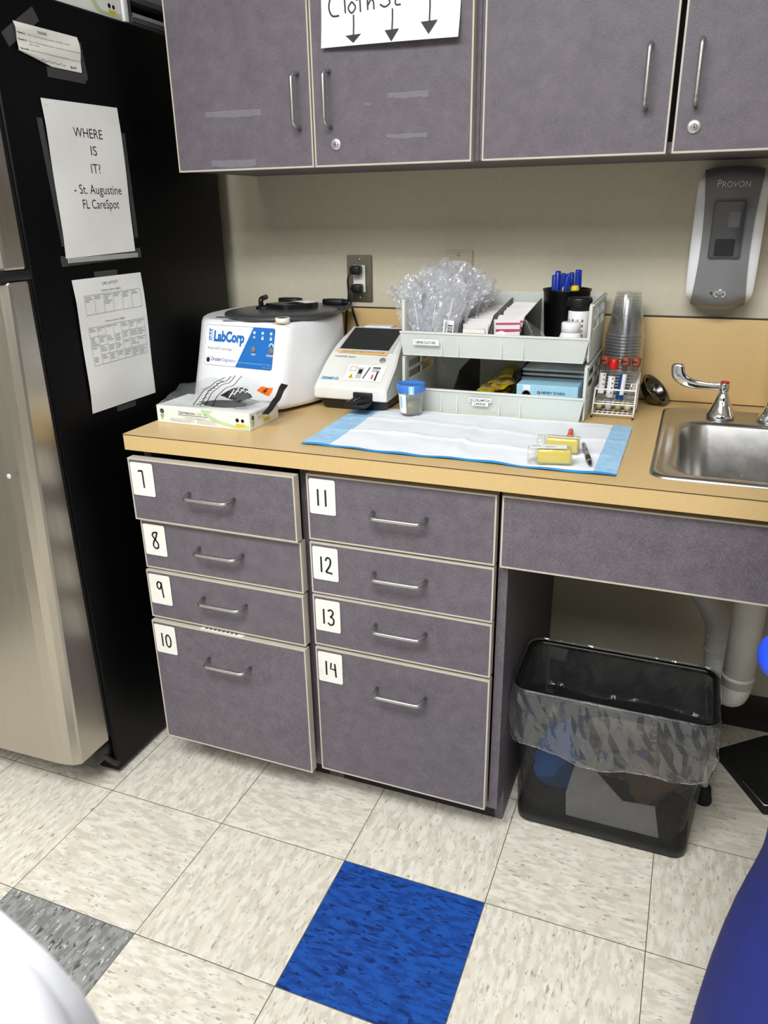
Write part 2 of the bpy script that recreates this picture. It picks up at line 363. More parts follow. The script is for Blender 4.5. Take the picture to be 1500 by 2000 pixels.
def bar_handle(x, y, z, half, horiz=True, out=.03, r=.0042):
    if horiz: P = [(x-half, y, z), (x-half+.004, y-out, z-.002), (x+half-.004, y-out, z-.002), (x+half, y, z)]
    else: P = [(x, y, z+half), (x, y-out, z+half-.004), (x, y-out, z-half+.004), (x, y, z-half)]
    m = MB(); m.tube(bend(P, .011, 6), r, 12); return m
def fronted(kind, par, x0, x1, z0, z1, y, ydepth=0):
    e = .0032; m = MB(); m.box(x0+e, x1-e, y, y+.019, z0+e, z1-e)
    if ydepth: m.box(x0+.03, x1-.03, y+.019, y+ydepth, z0+.02, z1-.025, 1)
    d = m.build(kind, [LAM, DARK], par)
    b = MB(); b.box(x0, x1, y-.0007, y+.0195, z1-e, z1); b.box(x0, x1, y-.0007, y+.0195, z0, z0+e)
    b.box(x0, x0+e, y-.0007, y+.0195, z0+e, z1-e); b.box(x1-e, x1, y-.0007, y+.0195, z0+e, z1-e); b.build('edge_banding', BAND, d)
    return d
LEV = [(.668, .8076), (.5475, .6625), (.424, .5425), (.095, .4165)]
HZ = [.744, .6145, .497, .344]
def drawer_cabinet(x0, x1, label, nums, ys, xl, xr, right_end):
    t = thing('drawer_cabinet', label, 'drawer cabinet', ((xl+xr)/2, .76, 0))
    m = MB(); yb = YD+.0215; top = ZC-.0355
    for a in (xl, xr-.018):
        m.prism([(yb, .085), (.538, .085), (.538, 0), (W-.01, 0), (W-.01, top), (yb, top)], a, a+.018, 0, Matrix(((0, 0, 1, 0), (1, 0, 0, 0), (0, 1, 0, 0), (0, 0, 0, 1))))
    m.box(xl+.018, xr-.018, yb, W-.012, .085, .1); m.box(xl+.018, xr-.018, W-.03, W-.012, .1, top)
    m.box(xl+.018, xr-.018, yb, yb+.02, top-.012, top)
    m.build('carcass', [LAM], t)
    m = MB(); m.box(xl+.018, xr-.018, .538, .553, 0, .085); m.build('toe_kick', DARK, t)
    for n, (z0, z1), hz, y in zip(nums, LEV, HZ, ys):
        d = fronted('drawer', t, x0, x1, z0, z1, y, .3)
        c = (x0+x1)/2; bar_handle(c+.004, y, hz, .054).build('handle', STEEL, d)
        number_card(n, x0+.006, z1-.008, y-.0015).build('number_card', [CARD, INK], d)
        if n == '10':
            m = MB(); m.box(x0+.13, x0+.24, y+.001, y+.016, z1+.0002, z1+.0008, 0)
            for i in range(8): m.box(x0+.14+i*.011, x0+.147+i*.011, y+.005, y+.011, z1+.0008, z1+.0011, 1)
            m.build('label_strip', [CARD, GREYINK], d)
    return t
drawer_cabinet(-.526, -.1315, 'purple-grey base cabinet with drawers numbered 7 to 10, next to the black refrigerator', ['7', '8', '9', '10'], [.424, .437, .433, .428], -.5205, -.1255, False)
drawer_cabinet(-.1185, .2635, 'purple-grey base cabinet with drawers numbered 11 to 14, beside the waste bin', ['11', '12', '13', '14'], [YD, YD, YD, YD], -.1245, .285, True)
t = thing('sink_cabinet', 'purple-grey apron panel below the sink with open knee space under it', 'cabinet', (.9, .6, .66))
fronted('apron_panel', t, .2735, 1.5, .667, .8085, YD)
m = MB(); m.box(.286, 1.5, YD+.0215, YD+.04, .675, ZC-.0355); m.box(1.482, 1.5, YD+.045, W-.01, 0, ZC-.0355); m.build('frame_rail', DARK, t)
# ---------------------------------------------------------------- worktop with sink cut-out
t = thing('worktop', 'continuous tan laminate worktop along the wall with a matching backsplash', 'countertop', (.3, .75, ZC-.034))
YC = .4288; XC = -.533; SX0, SX1, SY0, SY1 = .535, .895, .505, .975; E1 = 1.52
m = MB(); zb = ZC-.0345
for (a, b, c, d) in ((XC, SX0, YC, W), (SX1, E1, YC, W), (SX0, SX1, YC, SY0), (SX0, SX1, SY1, W)): m.box(a, b, c, d, zb, ZC)
m.build('top', OAK, t)
m = MB(); m.box(XC, E1, YC-.0006, YC+.0004, ZC-.0022, ZC-.0008); m.box(XC-.0006, XC+.0004, YC, W, ZC-.0022, ZC-.0008); m.build('edge_seam', SEAM, t)
m = MB(); m.box(XC, E1, W-.012, W+.003, ZC+.0015, 1.0505, r=.0015); b_ = m.build('backsplash', OAK, t)
m = MB(); m.box(XC, E1, W-.0125, W+.003, 1.0490, 1.0512); m.box(XC, E1, W-.0126, W-.01, ZC, ZC+.0022); m.build('caulk_line', SEAM, b_)
# ---------------------------------------------------------------- wall cabinets
def wall_cabinet(x0, x1, label, doors):
    t = thing('wall_cabinet', label, 'wall cabinet', ((x0+x1)/2, .93, 1.372)); ZU, ZUT = 1.3725, 2.14
    m = MB(); y0 = YU+.0215
    m.box(x0, x0+.018, y0, W, ZU, ZUT); m.box(x1-.018, x1, y0, W, ZU, ZUT); m.box(x0+.018, x1-.018, y0, W, ZU, ZU+.018)
    m.box(x0+.018, x1-.018, y0, W, ZUT-.018, ZUT); m.box(x0+.018, x1-.018, W-.012, W, ZU+.018, ZUT-.018); m.build('carcass', LAM, t)
    for (a, b, hx, lock, extra) in doors:
        d = fronted('door', t, a, b, 1.3705, ZUT, YU)
        bar_handle(hx, YU, 1.4935, .05, False).build('handle', STEEL, d)
        if lock:
            m = MB(); M = FRONT(lock, YU, 1.4115)
            m.lathe([(.0115, 0), (.0115, .002), (.009, .0035), (.0, .0035)], 28, 0, M); m.lathe([(.0055, .0035), (.0055, .005), (0, .005)], 20, 0, M)
            m.prism(rrect(-.0011, .0011, -.003, .003, .001, 3), .005, .0052, 1, M); m.build('lock', [pm('lock_metal', (205, 206, 205), .3, .6), INK], d)
        for (u0, u1, w0, w1) in extra:
            m = MB(); rr = random.Random(u0); N = 9
            top = [(u0+(u1-u0)*i/N, w1+rr.uniform(-.0008, .0008)) for i in range(N+1)]; bot = [(u0+(u1-u0)*i/N, w0+rr.uniform(-.0025, .0015)+(.002 if i < 2 else 0)) for i in range(N, -1, -1)]
            m.prism(top+bot, 0, .0003, 0, FRONT(0, YU-.0008, 0)); m.build('tape_remnant', RESID, d)
    return t
wall_cabinet(-.5525, .1255, 'purple-grey wall cabinet whose right door carries the handwritten white sign', [
    (-.5535, -.2200, -.248, None, [(-.472, -.337, 1.4735, 1.486), (-.468, -.357, 1.377, 1.391)]),
    (-.2165, .1165, -.178, -.1675, [(-.054, .03, 1.487, 1.497), (-.057, .028, 1.417, 1.4245), (-.105, -.09, 1.4785, 1.4815)])])
wall_cabinet(.1265, .83, 'purple-grey wall cabinet above the sink with the soap dispenser under it', [
    (.1375, .4712, .430, None, []), (.4808, .814, .512, .5135, [])])
# handwritten sign on the door
m = MB()
def signpt(u, v):
    x = -.1885+.280*u; z = 1.5815-.004*u+.2185*v; cur = max(0, 1-v*2.2)**2; return (x, YU-.0015-.0165*cur*(.55+.45*u)-.004*math.sin(u*3.1)*cur, z)
m.grid(signpt, 14, 20, 0)
def sstroke(pts, w):
    P = []
    for (x, z) in pts:
        u = (x+.1885)/.280; v = (z-(1.5815-.004*u))/.2185; p = signpt(u, v); P.append((x, z, p[1]-.0008))
    n = len(P); vs = []
    for i, p in enumerate(P):
        a = Vector(P[max(i-1, 0)][:2]); b = Vector(P[min(i+1, n-1)][:2]); d = (b-a).normalized(); q = Vector((-d.y, d.x))*w/2
        vs += [(p[0]+q.x, p[2], p[1]+q.y), (p[0]-q.x, p[2], p[1]-q.y)]
    m.add(vs, [(2*i, 2*i+2, 2*i+3, 2*i+1) for i in range(n-1)], 1)
def spoly(pts):
    vs = []
    for (x, z) in pts:
        u = (x+.1885)/.280; v = (z-(1.5815-.004*u))/.2185; vs.append((x, signpt(u, v)[1]-.0009, z))
    m.add(vs, [tuple(range(len(vs)-1, -1, -1))], 1)
for (x, zt, za, zb2, hw) in ((-.119, 1.633, 1.5985, 1.5845, .0165), (-.0395, 1.636, 1.6005, 1.5800, .0145), (.0335, 1.656, 1.6085, 1.5865, .0165)):
    sstroke([(x-.001, zt), (x, (zt+za)/2), (x+.0005, za-.002)], .0030); spoly([(x-hw, za), (x+hw, za+.0008), (x+.001, zb2)])
sstroke(spline([(-.150, 1.672), (-.166, 1.668), (-.172, 1.65), (-.165, 1.635), (-.150, 1.634)], 5), .0032)
sstroke([(-.140, 1.676), (-.137, 1.637)], .003)
sstroke(spline([(-.124, 1.655), (-.131, 1.645), (-.124, 1.636), (-.116, 1.645), (-.124, 1.655)], 5), .003)
sstroke([(-.108, 1.672), (-.1055, 1.636)], .003); sstroke([(-.116, 1.657), (-.098, 1.659)], .003)
sstroke([(-.093, 1.675), (-.0905, 1.638)], .003); sstroke(spline([(-.0905, 1.646), (-.084, 1.655), (-.079, 1.649), (-.078, 1.638)], 5), .003)
sstroke(spline([(-.045, 1.672), (-.060, 1.668), (-.052, 1.656), (-.046, 1.646), (-.056, 1.640), (-.066, 1.645)], 5), .003)
sstroke(spline([(-.024, 1.655), (-.034, 1.652), (-.034, 1.642), (-.024, 1.641)], 5), .003)
tag(m.build('door_sign', [pm('sign_paper', (246, 247, 250), .6, var=.01), pm('marker_ink', (44, 42, 52), .6)]), 'white paper sign with handwriting and three down arrows taped to a wall cabinet door', 'sign')
# ---------------------------------------------------------------- refrigerator
t = thing('refrigerator', 'tall black refrigerator with stainless steel doors at the left edge', 'refrigerator', (-1.01, .7, 0))
m = MB(); m.box(-1.39, XF, .353, 1.03, .012, 1.662, r=.006); m.build('body', FRBLACK, t)
m = MB(); m.box(-1.385, XF-.006, .340, .354, .12, 1.655); m.build('door_gasket', RUBBER, t)
def fdoor(z0, z1, yt, yb, name):
    m = MB(); rings = []
    for z, y in ((z0, yb), (z0+.004, yb-.003), ((z0+z1)/2, (yb+yt)/2-.003), (z1-.004, yt-.003), (z1, yt)):
        xr = XF+.001; e = .002 if z in (z0, z1) else 0
        prof = [(xr-e, .340), (xr-e, y+.006), (xr-.003, y+.001), (xr-.016, y-.008), (xr-.033, y-.013), (xr-.06, y-.016), (-.9, y-.022), (-1.35, y-.018), (-1.388, y), (-1.388, .340)]
        rings.append([(a, b, z) for a, b in prof])
    m.loft(rings, 0, False); return m.build(name, FRSTEEL, t, bevel=.002)
dr = fdoor(1.193, 1.655, .297, .293, 'freezer_door'); dr = fdoor(.115, 1.171, .296, .248, 'fridge_door')
m = MB(); m.lathe([(.0055, 0), (.0055, .0015), (.004, .003), (0, .003)], 20, 0, FRONT(-.672, .2485, .806)); m.build('door_plug', pm('pale_grey_plug', (205, 205, 205), .4), dr)
m = MB(); m.box(-1.38, XF-.012, .36, .42, .012, .095); m.box(-1.38, XF-.01, .30, .36, .06, .11, r=.01); m.build('kick_grille', BLACKP, t)
m = MB(); m.box(-.70, XF-.002, .27, .37, 1.172, 1.192, r=.003); m.lathe([(.006, 0), (.006, .02)], 14, 0, Matrix.Translation((-.65, .29, 1.172))); m.build('hinge', BLACKP, t)
m = MB(); m.tube(bend([(XF-.02, .315, .10), (XF-.015, .34, .06), (XF-.004, .36, .03)], .02), .008, 10); m.build('hinge_bracket', BLACKP, t)
def tape(t, y0, z0, y1, z1, w, x=XF+.001, mat=None):
    d = Vector((y1-y0, z1-z0)).normalized(); q = Vector((-d.y, d.x))*w/2; a = Vector((y0, z0)); b = Vector((y1, z1)); N = 6; rr = random.Random(y0*7+z0)
    p1 = [a+q+(b-a)*i/N+d*rr.uniform(-.0005, .0005) for i in range(N+1)]; p2 = [a-q+(b-a)*i/N for i in range(N, -1, -1)]
    m = MB(); m.prism([tuple(p) for p in p1+p2], 0, .0003, 0, SIDE(x, 0, 0)); m.build('tape_strip', mat or TAPE, t)
def sheet(y0, y1, z0, z1, cr=.0, wave=.0015, bl=None, curl=.006):
    def fn(u, v):
        y = y0+(y1-y0)*u; z = z1+(z0-z1)*(1-v)+cr*u
        x = XF+.0012+wave*(1+math.sin(u*5+v*3)*.6+math.sin(v*9-u*4)*.4)*min(1, 6*(1-v)+.1)*min(1, 5*v+.3)
        if bl and u < bl[0]: z = max(z, z0+bl[1]*(1-u/bl[0]))
        return (x, y, z)
    return fn
def lay(fn, y0, y1, z0, z1):
    """plane just over a sheet, for print"""
    return SIDE(XF+.0012+.0045, 0, 0)
# sign WHERE IS IT
m = MB(); sf = sheet(.447, .662, 1.205, 1.490, .004, .0016); m.grid(sf, 16, 24, 0, thick=0); M = SIDE(XF+.0046, 0, 0); i0 = len(m.v)
for s_, y, z, h, wd_ in (('WHERE', .520, 1.430, .0175, .083), ('IS', .563, 1.3985, .0175, .0175), ('IT?', .556, 1.365, .0175, .028), ('- St. Augustine', .497, 1.3255, .0175, .143), ('FL CareSpot', .515, 1.2975, .0175, .112)):
    m.text(s_, h, M, 1, y, z, w=wd_, bold=-.004)
m.text('report', .002, M, 2, .455, 1.478); m.drape(i0, sf, .447, .662, 1.205, 1.490, .004)
m.box(XF+.001, XF+.003, .452, .668, 1.196, 1.2055, 2)
o = tag(m.build('printed_sign', [PAPER, INK, pm('under_sheet', (168, 168, 168), .6)]), 'white WHERE IS IT? printed sheet taped to the side of the black refrigerator', 'paper sign')
tape(o, .436, 1.456, .449, 1.228, .014); tape(o, .671, 1.447, .673, 1.237, .012); tape(o, .433, 1.200, .682, 1.205, .020)
# lab layout sheet
m = MB(); sf = sheet(.453, .671, .887, 1.163, .0, .0022); m.grid(sf, 16, 24, 0); M = SIDE(XF+.0068, 0, 0); i0 = len(m.v)
m.text('LAB LAYOUT', .006, M, 1, .565, 1.147, 'c', w=.05); m.text('Cabinets (Left to Right)', .004, M, 1, .565, 1.134, 'c', w=.062); m.text('Drawers (Left to Right)', .004, M, 1, .565, 1.070, 'c', w=.062)
def table(y0, y1, z0, z1, cols, rows, gaps=()):
    w = .0006
    for i in range(cols+1):
        y = y0+(y1-y0)*i/cols
        for q in range(12): m.rect(y-w/2, y+w/2, z0+(z1-z0)*q/12, z0+(z1-z0)*(q+1)/12, 1, M, .0003)
    for j in range(rows+1):
        z = z0+(z1-z0)*j/rows
        for i in range(cols):
            if (i, j) in gaps: continue
            m.rect(y0+(y1-y0)*i/cols, y0+(y1-y0)*(i+1)/cols, z-w/2, z+w/2, 1, M, .0003)
    rr = random.Random(rows)
    for i in range(cols):
        for j in range(rows):
            zt = z1-(z1-z0)*j/rows; cw = (y1-y0)/cols
            for q in range(rr.randint(1, 4) if rows > 1 else rr.randint(2, 6)):
                zz = zt-.0035-q*.0042
                if zz < zt-(z1-z0)/rows+.003: break
                m.rect(y0+cw*i+.002, y0+cw*i+.002+cw*rr.uniform(.4, .85), zz-.0009, zz+.0009, 2, M, .0003)
table(.478, .658, 1.090, 1.129, 6, 1); table(.478, .658, .985, 1.064, 7, 4, ((2, 2), (3, 2), (2, 3), (3, 3), (0, 1))); m.drape(i0, sf, .453, .671, .887, 1.163)
o = tag(m.build('printed_sheet', [PAPER, GREYINK, FAINT]), 'white LAB LAYOUT sheet with two tables taped low on the refrigerator side', 'paper')
tape(o, .521, 1.169, .593, 1.169, .011); tape(o, .532, .879, .596, .878, .012)
# vaccine note
m = MB(); sf = sheet(.409, .569, 1.546, 1.607, .0, .0025, (.5, .016)); m.grid(sf, 20, 12, 0); M = SIDE(XF+.0066, 0, 0); i0 = len(m.v)
m.text('Vaccines', .0042, M, 1, .475, 1.5975, 'c', w=.024); m.rect(.463, .487, 1.5962, 1.5967, 1, M, .0003)
for z, a, b_ in ((1.589, 'Hepatitis A', 'Given in 2 doses, Second dose is given 6 months after 1st dose'), (1.5785, 'Hepatitis B', 'Given in 3 doses, Second dose given 1 month after 1st and third 4 months'), (1.5735, '', 'after 1st dose'), (1.564, 'Varicella', 'Given in 2 doses with the 2nd dose given 4-8 weeks after 1st dose. Given')):
    if a: m.text(a, .0026, M, 1, .4115, z, w=.021, bold=.02)
    m.text(b_, .0026, M, 2, .437, z, w=.13 if len(b_) > 70 else .105 if len(b_) > 30 else .024)
m.text('849', .005, M, 1, .538, 1.5495, w=.016, shear=.2); m.stroke([(.46+.006*i, 1.553+.0018*math.sin(i*2.3)) for i in range(12)], .0008, M, 2); m.drape(i0, sf, .409, .569, 1.546, 1.607)
o = tag(m.build('vaccine_note', [pm('cream_paper', (236, 234, 226), .7, var=.02), INK, GREYINK]), 'small crumpled Vaccines note taped high on the refrigerator side', 'paper note')
tape(o, .385, 1.574, .468, 1.628, .024); tape(o, .475, 1.5365, .577, 1.5365, .017); tape(o, .573, 1.60, .580, 1.535, .010)
# ---------------------------------------------------------------- things on top of the refrigerator
GREEN = pm('leaf_green_print', (148, 188, 112), .5, var=.08); YEL = pm('yellow_print', (232, 205, 40), .5)
BOXW = pm('glove_box_card', (236, 236, 230), .5, var=.015)
def glove_box(name, label, L, D, H, group=None):
    """front faces -Y, right end faces +X, local origin at the base centre"""
    m = MB(); m.box(-L/2, L/2, -D/2, D/2, 0, H, 0, r=.0012, seg=1); F = FRONT(-L/2, -D/2-.0002, 0); k = H/.038
    def seal(M, x, z):
        m.lathe([(.0056, .0001), (.0056, .0003), (.0045, .0003), (.0045, .0001)], 20, 1, M @ Matrix.Translation((x, z, 0)))
        m.prism(rrect(x-.0016, x+.0016, z-.0018, z+.0018, .0006, 2), .0001, .0004, 2, M); m.stroke([(x-.001, z-.001), (x+.001, z+.001)], .0006, M, 0, .0005)
        m.poly([(x-.0055, z-.007), (x+.0055, z-.007), (x-.001, z-.019), (x-.002, z-.019)][::-1], 3, M @ Matrix.Translation((0, 0, .0003)))
    seal(F, .015, H-.012)
    m.text('C', .0062, F, 2, .058, H-.0145, sx=1.15); m.text('RITERION', .0048, F, 2, .0645, H-.0145, w=.037, bold=.01)
    m.text('CR 4S', .0056, F, 3, .106, H-.0145, w=.027); m.rect(.057, .134, H-.0176, H-.0163, 1, F, .0003)
    for i, (a, b) in enumerate(((.07, .13), (.075, .12), (.035, .095), (.035, .10), (.035, .09))): m.rect(a, b, H-.0215-.0028*i, H-.0206-.0028*i, 4, F, .0003)
    for i in range(4): m.rect(.105, .15+.006*(i % 2), H-.024-.0028*i, H-.0232-.0028*i, 4, F, .0003)
    # pale green ribbon sweeping to the lower right corner
    P = spline([(.118, H-.001), (.123, H-.010), (.140, H-.020), (.165, .009), (.20, .004), (L-.002, .002)], 6); Q = spline([(.150, H-.001), (.138, H-.008), (.150, H-.016), (.178, .014), (.21, .0095), (L-.002, .013)], 6)
    m.add([(p.x, p.y, .00025) for p in [Vector((q[0], q[1], 0)) for q in P]]+[(q[0], q[1], .00025) for q in Q], [(i, i+1, len(P)+i+1, len(P)+i) for i in range(len(P)-1)], 5, False, F)
    m.prism(rrect(.204, .228, .007, .0145, .001, 2), .0003, .0005, 6, F); m.text('Medium', .0034, F, 4, .216, .0092, 'c', z=.0008)
    m.text('2', .0062, F, 2, .206, .0185, z=.0008); m.lathe([(.0042, .0003), (.0042, .0006), (.0037, .0006), (.0037, .0003)], 20, 2, F @ Matrix.Translation((.2085, .0215, 0)))
    m.lathe([(.0038, .0003), (.0038, .0006), (.0033, .0006), (.0033, .0003)], 20, 2, F @ Matrix.Translation((.2215, .021, 0))); m.rect(.2195, .2235, .0202, .0214, 2, F, .0006)
    R = SIDE(L/2+.0002, -D/2, 0); seal(R, .013, H-.012); m.text('C', .0058, R, 2, .028, H-.009); m.text('RITERION', .0044, R, 2, .034, H-.009, w=.034)
    for i in range(3): m.rect(.03, .07-.006*i, H-.014-.0028*i, H-.0132-.0028*i, 4, R, .0003)
    m.prism(rrect(.052, .080, .008, .017, .001, 2), .0003, .0005, 6, R); m.text('Medium', .0034, R, 4, .066, .0108, 'c', z=.0008)
    # oval tear-out with a green field on the top
    m.lathe([(.001, H+.0002), (.055, H+.0002)], 30, 5, Matrix.Translation((.02, 0, 0)), False, .6); m.lathe([(.0, H+.0004), (.042, H+.0004)], 30, 0, Matrix.Translation((.02, 0, 0)), False, .5)
    return m, [BOXW, GREYINK, INK, GREEN, FAINT, pm('pale_green_print', (192, 214, 168), .5, var=.1), YEL]
m, ms = glove_box('glove_box', '', .246, .125, .068)
o = m.build('glove_box', ms, loc=(0, 0, 0)); o.rotation_euler = (0, 0, math.radians(90)); o.location = (-.700, .604, 1.662)
tag(o, 'white and green glove box lying on top of the refrigerator', 'glove box')
t = thing('document_tray', 'dark grey document tray on top of the refrigerator beside the wall cabinet', 'tray', (-.74, .83, 1.662))
TR = pm('smoke_grey_plastic', (86, 86, 90), .3, spec=.5)
m = MB(); m.box(-.85, -.636, .752, .758, 1.6625, 1.755); m.box(-.85, -.636, .905, .911, 1.6625, 1.755); m.box(-.85, -.844, .758, .905, 1.6625, 1.755)
m.box(-.85, -.636, .758, .905, 1.6625, 1.667); m.box(-.640, -.634, .758, .905, 1.667, 1.676); m.box(-.85, -.638, .758, .905, 1.706, 1.710); m.box(-.640, -.634, .758, .905, 1.706, 1.716); m.build('shelf_frame', TR, t)
m = MB()
for i in range(6): m.box(-.84, -.6395-.004*(i % 3), .762+.003*i, .895, 1.6672+.004*i, 1.6688+.004*i)
tag(m.build('paper_stack', pm('grey_white_paper', (196, 194, 196), .6)), 'loose white papers lying inside the dark grey tray on the refrigerator', 'papers')
m = MB(); m.box(-.86, -.633, .730, .746, 1.6622, 1.79, r=.002); tag(m.build('binder', WHITEP), 'white binder standing upright between glove box and grey tray on the refrigerator', 'binder')
# ---------------------------------------------------------------- outlets
PLATE = brushed('outlet_plate_steel', (150, 142, 128), .35, (300, 300, 300), .06)
def outlet(x, z, label, PLATE=PLATE):
    t = thing('wall_outlet', label, 'outlet', (x, W, z)); M = FRONT(x, W+.003, z)
    m = MB(); m.prism(rrect(-.035, .035, -.058, .058, .003), 0, .003, 0, M); m.prism(rrect(-.033, .033, -.056, .056, .003), .003, .0045, 0, M); m.build('cover_plate', PLATE, t)
    m = MB(); m.prism(rrect(-.0165, .0165, -.0335, .0335, .003), .0045, .0065, 0, M)
    for s_ in (1, -1):
        for q in (-.006, .006): m.rect(q-.001, q+.001, s_*.019-.004, s_*.019+.004, 1, M, .0067)
        m.lathe([(.0022, .0065), (.0022, .0068), (0, .0068)], 12, 1, M @ Matrix.Translation((0, s_*.019-.009, 0)))
    m.build('receptacle', [CREAMP, INK], t)
    for s_ in (1, -1):
        m = MB(); m.lathe([(.004, .0045), (.0035, .006), (0, .0065)], 14, 0, M @ Matrix.Translation((0, s_*.0475, 0))); m.build('screw', CHROME, t)
    return t
outlet(-.265, 1.1215, 'steel wall outlet with two black plugs above the analyzer'); outlet(.0, 1.134, 'cream wall outlet plate half hidden behind the heap of clear swab bags', pm('cream_cover_plate', (196, 184, 160), .4))
def cord(pts, plug, label):
    t = thing('power_cord', label, 'cord', (plug[0], W-.02, ZC))
    m = MB(); m.tube(spline(pts, 8), .0028, 10); m.build('cable', BLACKP, t)
    x, z = plug; m = MB(); m.box(x-.012, x+.012, W-.030, W-.0055, z-.011, z+.011, r=.004); m.box(x-.017, x-.008, W-.026, W-.010, z-.006, z+.008, r=.003); m.build('plug', BLACKP, t)
cord([(-.281, W-.022, 1.138), (-.287, W-.026, 1.12), (-.288, W-.022, 1.08), (-.296, W-.020, 1.04), (-.30, W-.02, .98), (-.30, W-.03, .90), (-.305, W-.032, .8615)], (-.266, 1.144), 'black power cord from the upper outlet socket running down behind the centrifuge')
cord([(-.280, W-.030, 1.098), (-.279, W-.034, 1.07), (-.273, W-.022, 1.03), (-.262, W-.018, .995), (-.235, W-.018, .965), (-.21, W-.018, .92), (-.20, W-.022, .8615)], (-.264, 1.0985), 'black power cord from the lower outlet socket running down behind the analyzer')
# ---------------------------------------------------------------- centrifuge
t = thing('centrifuge', 'white benchtop centrifuge with a blue front panel and dark grey lid', 'centrifuge', (-.41, .87, ZC))
# outline corners, counter-clockwise from the front left, bottom and top
BOT = [(-.542, .700), (-.297, .668), (-.248, .785), (-.243, .96), (-.325, 1.055), (-.545, 1.055), (-.600, .98), (-.600, .80)]
TOPO = [(-.530, .7532), (-.291, .722), (-.250, .83), (-.246, .955), (-.335, 1.05), (-.545, 1.05), (-.592, .975), (-.590, .84)]
RAD = [.03, .03, .06, .09, .07, .07, .08, .08]
def cring(f, z, ins=0):
    P = [(a[0]+(b[0]-a[0])*f, a[1]+(b[1]-a[1])*f) for a, b in zip(BOT, TOPO)]; cx = -.42; cy = .88
    if ins: P = [(x+(cx-x)*ins/.15, y+(cy-y)*ins/.15) for x, y in P]
    return [(x, y, z) for x, y in fillet(P, RAD, 6)]
H0, H1 = ZC, 1.052
m = MB(); m.loft([cring(0, H0+.006, .012), cring(.02, H0+.010, .001), cring(.05, H0+.02), cring(.5, H0+.1), cring(.93, H1-.012), cring(.97, H1-.004, .002), cring(1, H1, .008)])
m.build('housing', WHITEP, t)
m = MB(); m.loft([cring(0, H0+.0002, .03), cring(0, H0+.008, .018)]); m.build('base', BLACKP, t)
# front label on the sloped front face
bL = Vector(BOT[0]+(H0,)); bR = Vector(BOT[1]+(H0,)); tL = Vector(TOPO[0]+(H1,)); tR = Vector(TOPO[1]+(H1,))
ex = (bR-bL).normalized(); ey = (tR-bR); ey = (ey-ex*ey.dot(ex)).normalized(); nn = ex.cross(ey)
FP = PLANE(bL+nn*.0008, ex, ey); FW = (bR-bL).length
x0, x1, y0, y1 = .022, .2195, .098, .190
sk = .006
def lean(x, y): return (x+sk*(y-y0)/(y1-y0), y)
m = MB(); m.prism(rrect(x0-.004, x1+.005, y0-.005, y1+.003, .008), -.001, .0005, 3, FP); m.prism(rrect(x0-.0008, x1+.0008, y0-.0008, y1+.0008, .006), .0005, .0007, 2, FP); m.prism(rrect(x0, x1, y0, y1, .006), .0007, .0010, 0, FP)
bp = [(x0+.094, y0), (x1-.006, y0)]+arc(x1-.006, y0+.006, .006, -90, 0, 5)+arc(x1-.006, y1-.006, .006, 0, 90, 5)+[(x0+.137, y1)]
m.prism(bp, .0010, .0012, 1, FP); Z = .0013
m.text('LabCorp', .0225, FP, 1, x0+.024, y1-.036, w=.090, bold=.05, z=Z)
for i, (a, b) in enumerate(((0, 1), (1, 0))):
    m.stroke([(x0+.009+.011*(a if k % 2 == 0 else b), y1-.036+.026*k/4) for k in range(5)], .0022, FP, 1, Z)
for k in range(3): m.poly([(x0+.009, y1-.033+.009*k), (x0+.014, y1-.029+.009*k), (x0+.009, y1-.025+.009*k)], 1, FP @ Matrix.Translation((0, 0, Z)))
m.text('Model 642E Centrifuge', .006, FP, 4, x0+.008, y1-.056, w=.072, z=Z); m.text('Drucker', .0085, FP, 5, x0+.022, y0+.010, w=.030, bold=.015, z=Z); m.text('Diagnostics', .0080, FP, 1, x0+.054, y0+.010, w=.040, z=Z)
m.lathe([(.0055, Z), (.0055, Z+.0002), (.0038, Z+.0002), (.0038, Z)], 20, 5, FP @ Matrix.Translation((x0+.012, y0+.011, 0)))
for a in (50, 90, 130): m.stroke([(x0+.012+.0055*math.cos(math.radians(a)), y0+.011+.0055*math.sin(math.radians(a))), (x0+.012+.010*math.cos(math.radians(a)), y0+.011+.010*math.sin(math.radians(a)))], .001, FP, 5, Z)
for i in range(3):
    cx = x0+.1415+.0235*i; M_ = FP @ Matrix.Translation((cx, y1-.0115, Z))
    m.lathe([(.0032, 0), (.0032, .001), (.0022, .001), (.0, .0004)], 18, 0, M_); m.lathe([(.0021, .0002), (0, .0011)], 14, 6, M_)
    yy = y1-.0215
    if i == 0: m.lathe([(.003, 0), (.003, .0002), (.0021, .0002), (.0021, 0)], 6, 0, FP @ Matrix.Translation((cx, yy, Z)))
    else: m.rect(cx-.0028, cx+.0028, yy-.0045, yy+.0005, 0, FP, Z); m.rect(cx-.0008, cx+.0008, yy-.0025, yy-.0012, 1, FP, Z+.0003); m.stroke([(cx-.0018, yy+.0005), (cx-.0018, yy+.003), (cx+.0018, yy+.003), (cx+.0018, yy+(.0005 if i == 1 else .002))], .0009, FP, 0, Z)
for cx, lab, w_ in ((x0+.1425, 'START', .0115), (x0+.1915, 'STOP/UNLOCK', .025)):
    m.text(lab, .0045, FP, 0, cx+.001, y1-.0625, 'c', w=w_, bold=.01, z=Z)
m.stroke([(x0+.1915+.0052*math.cos(math.radians(a)), y1-.0385+.0052*math.sin(math.radians(a))) for a in range(200, -30, -20)], .0022, FP, 0, Z)
m.text('PROPERTY OF LABORATORY CORPORATION OF AMERICA, NOT FOR SALE', .0028, FP, 7, x0+.101, y0+.0095, w=.092, z=Z); m.text('Made in the USA', .0022, FP, 7, x1-.025, y0+.0035, w=.022, z=Z)
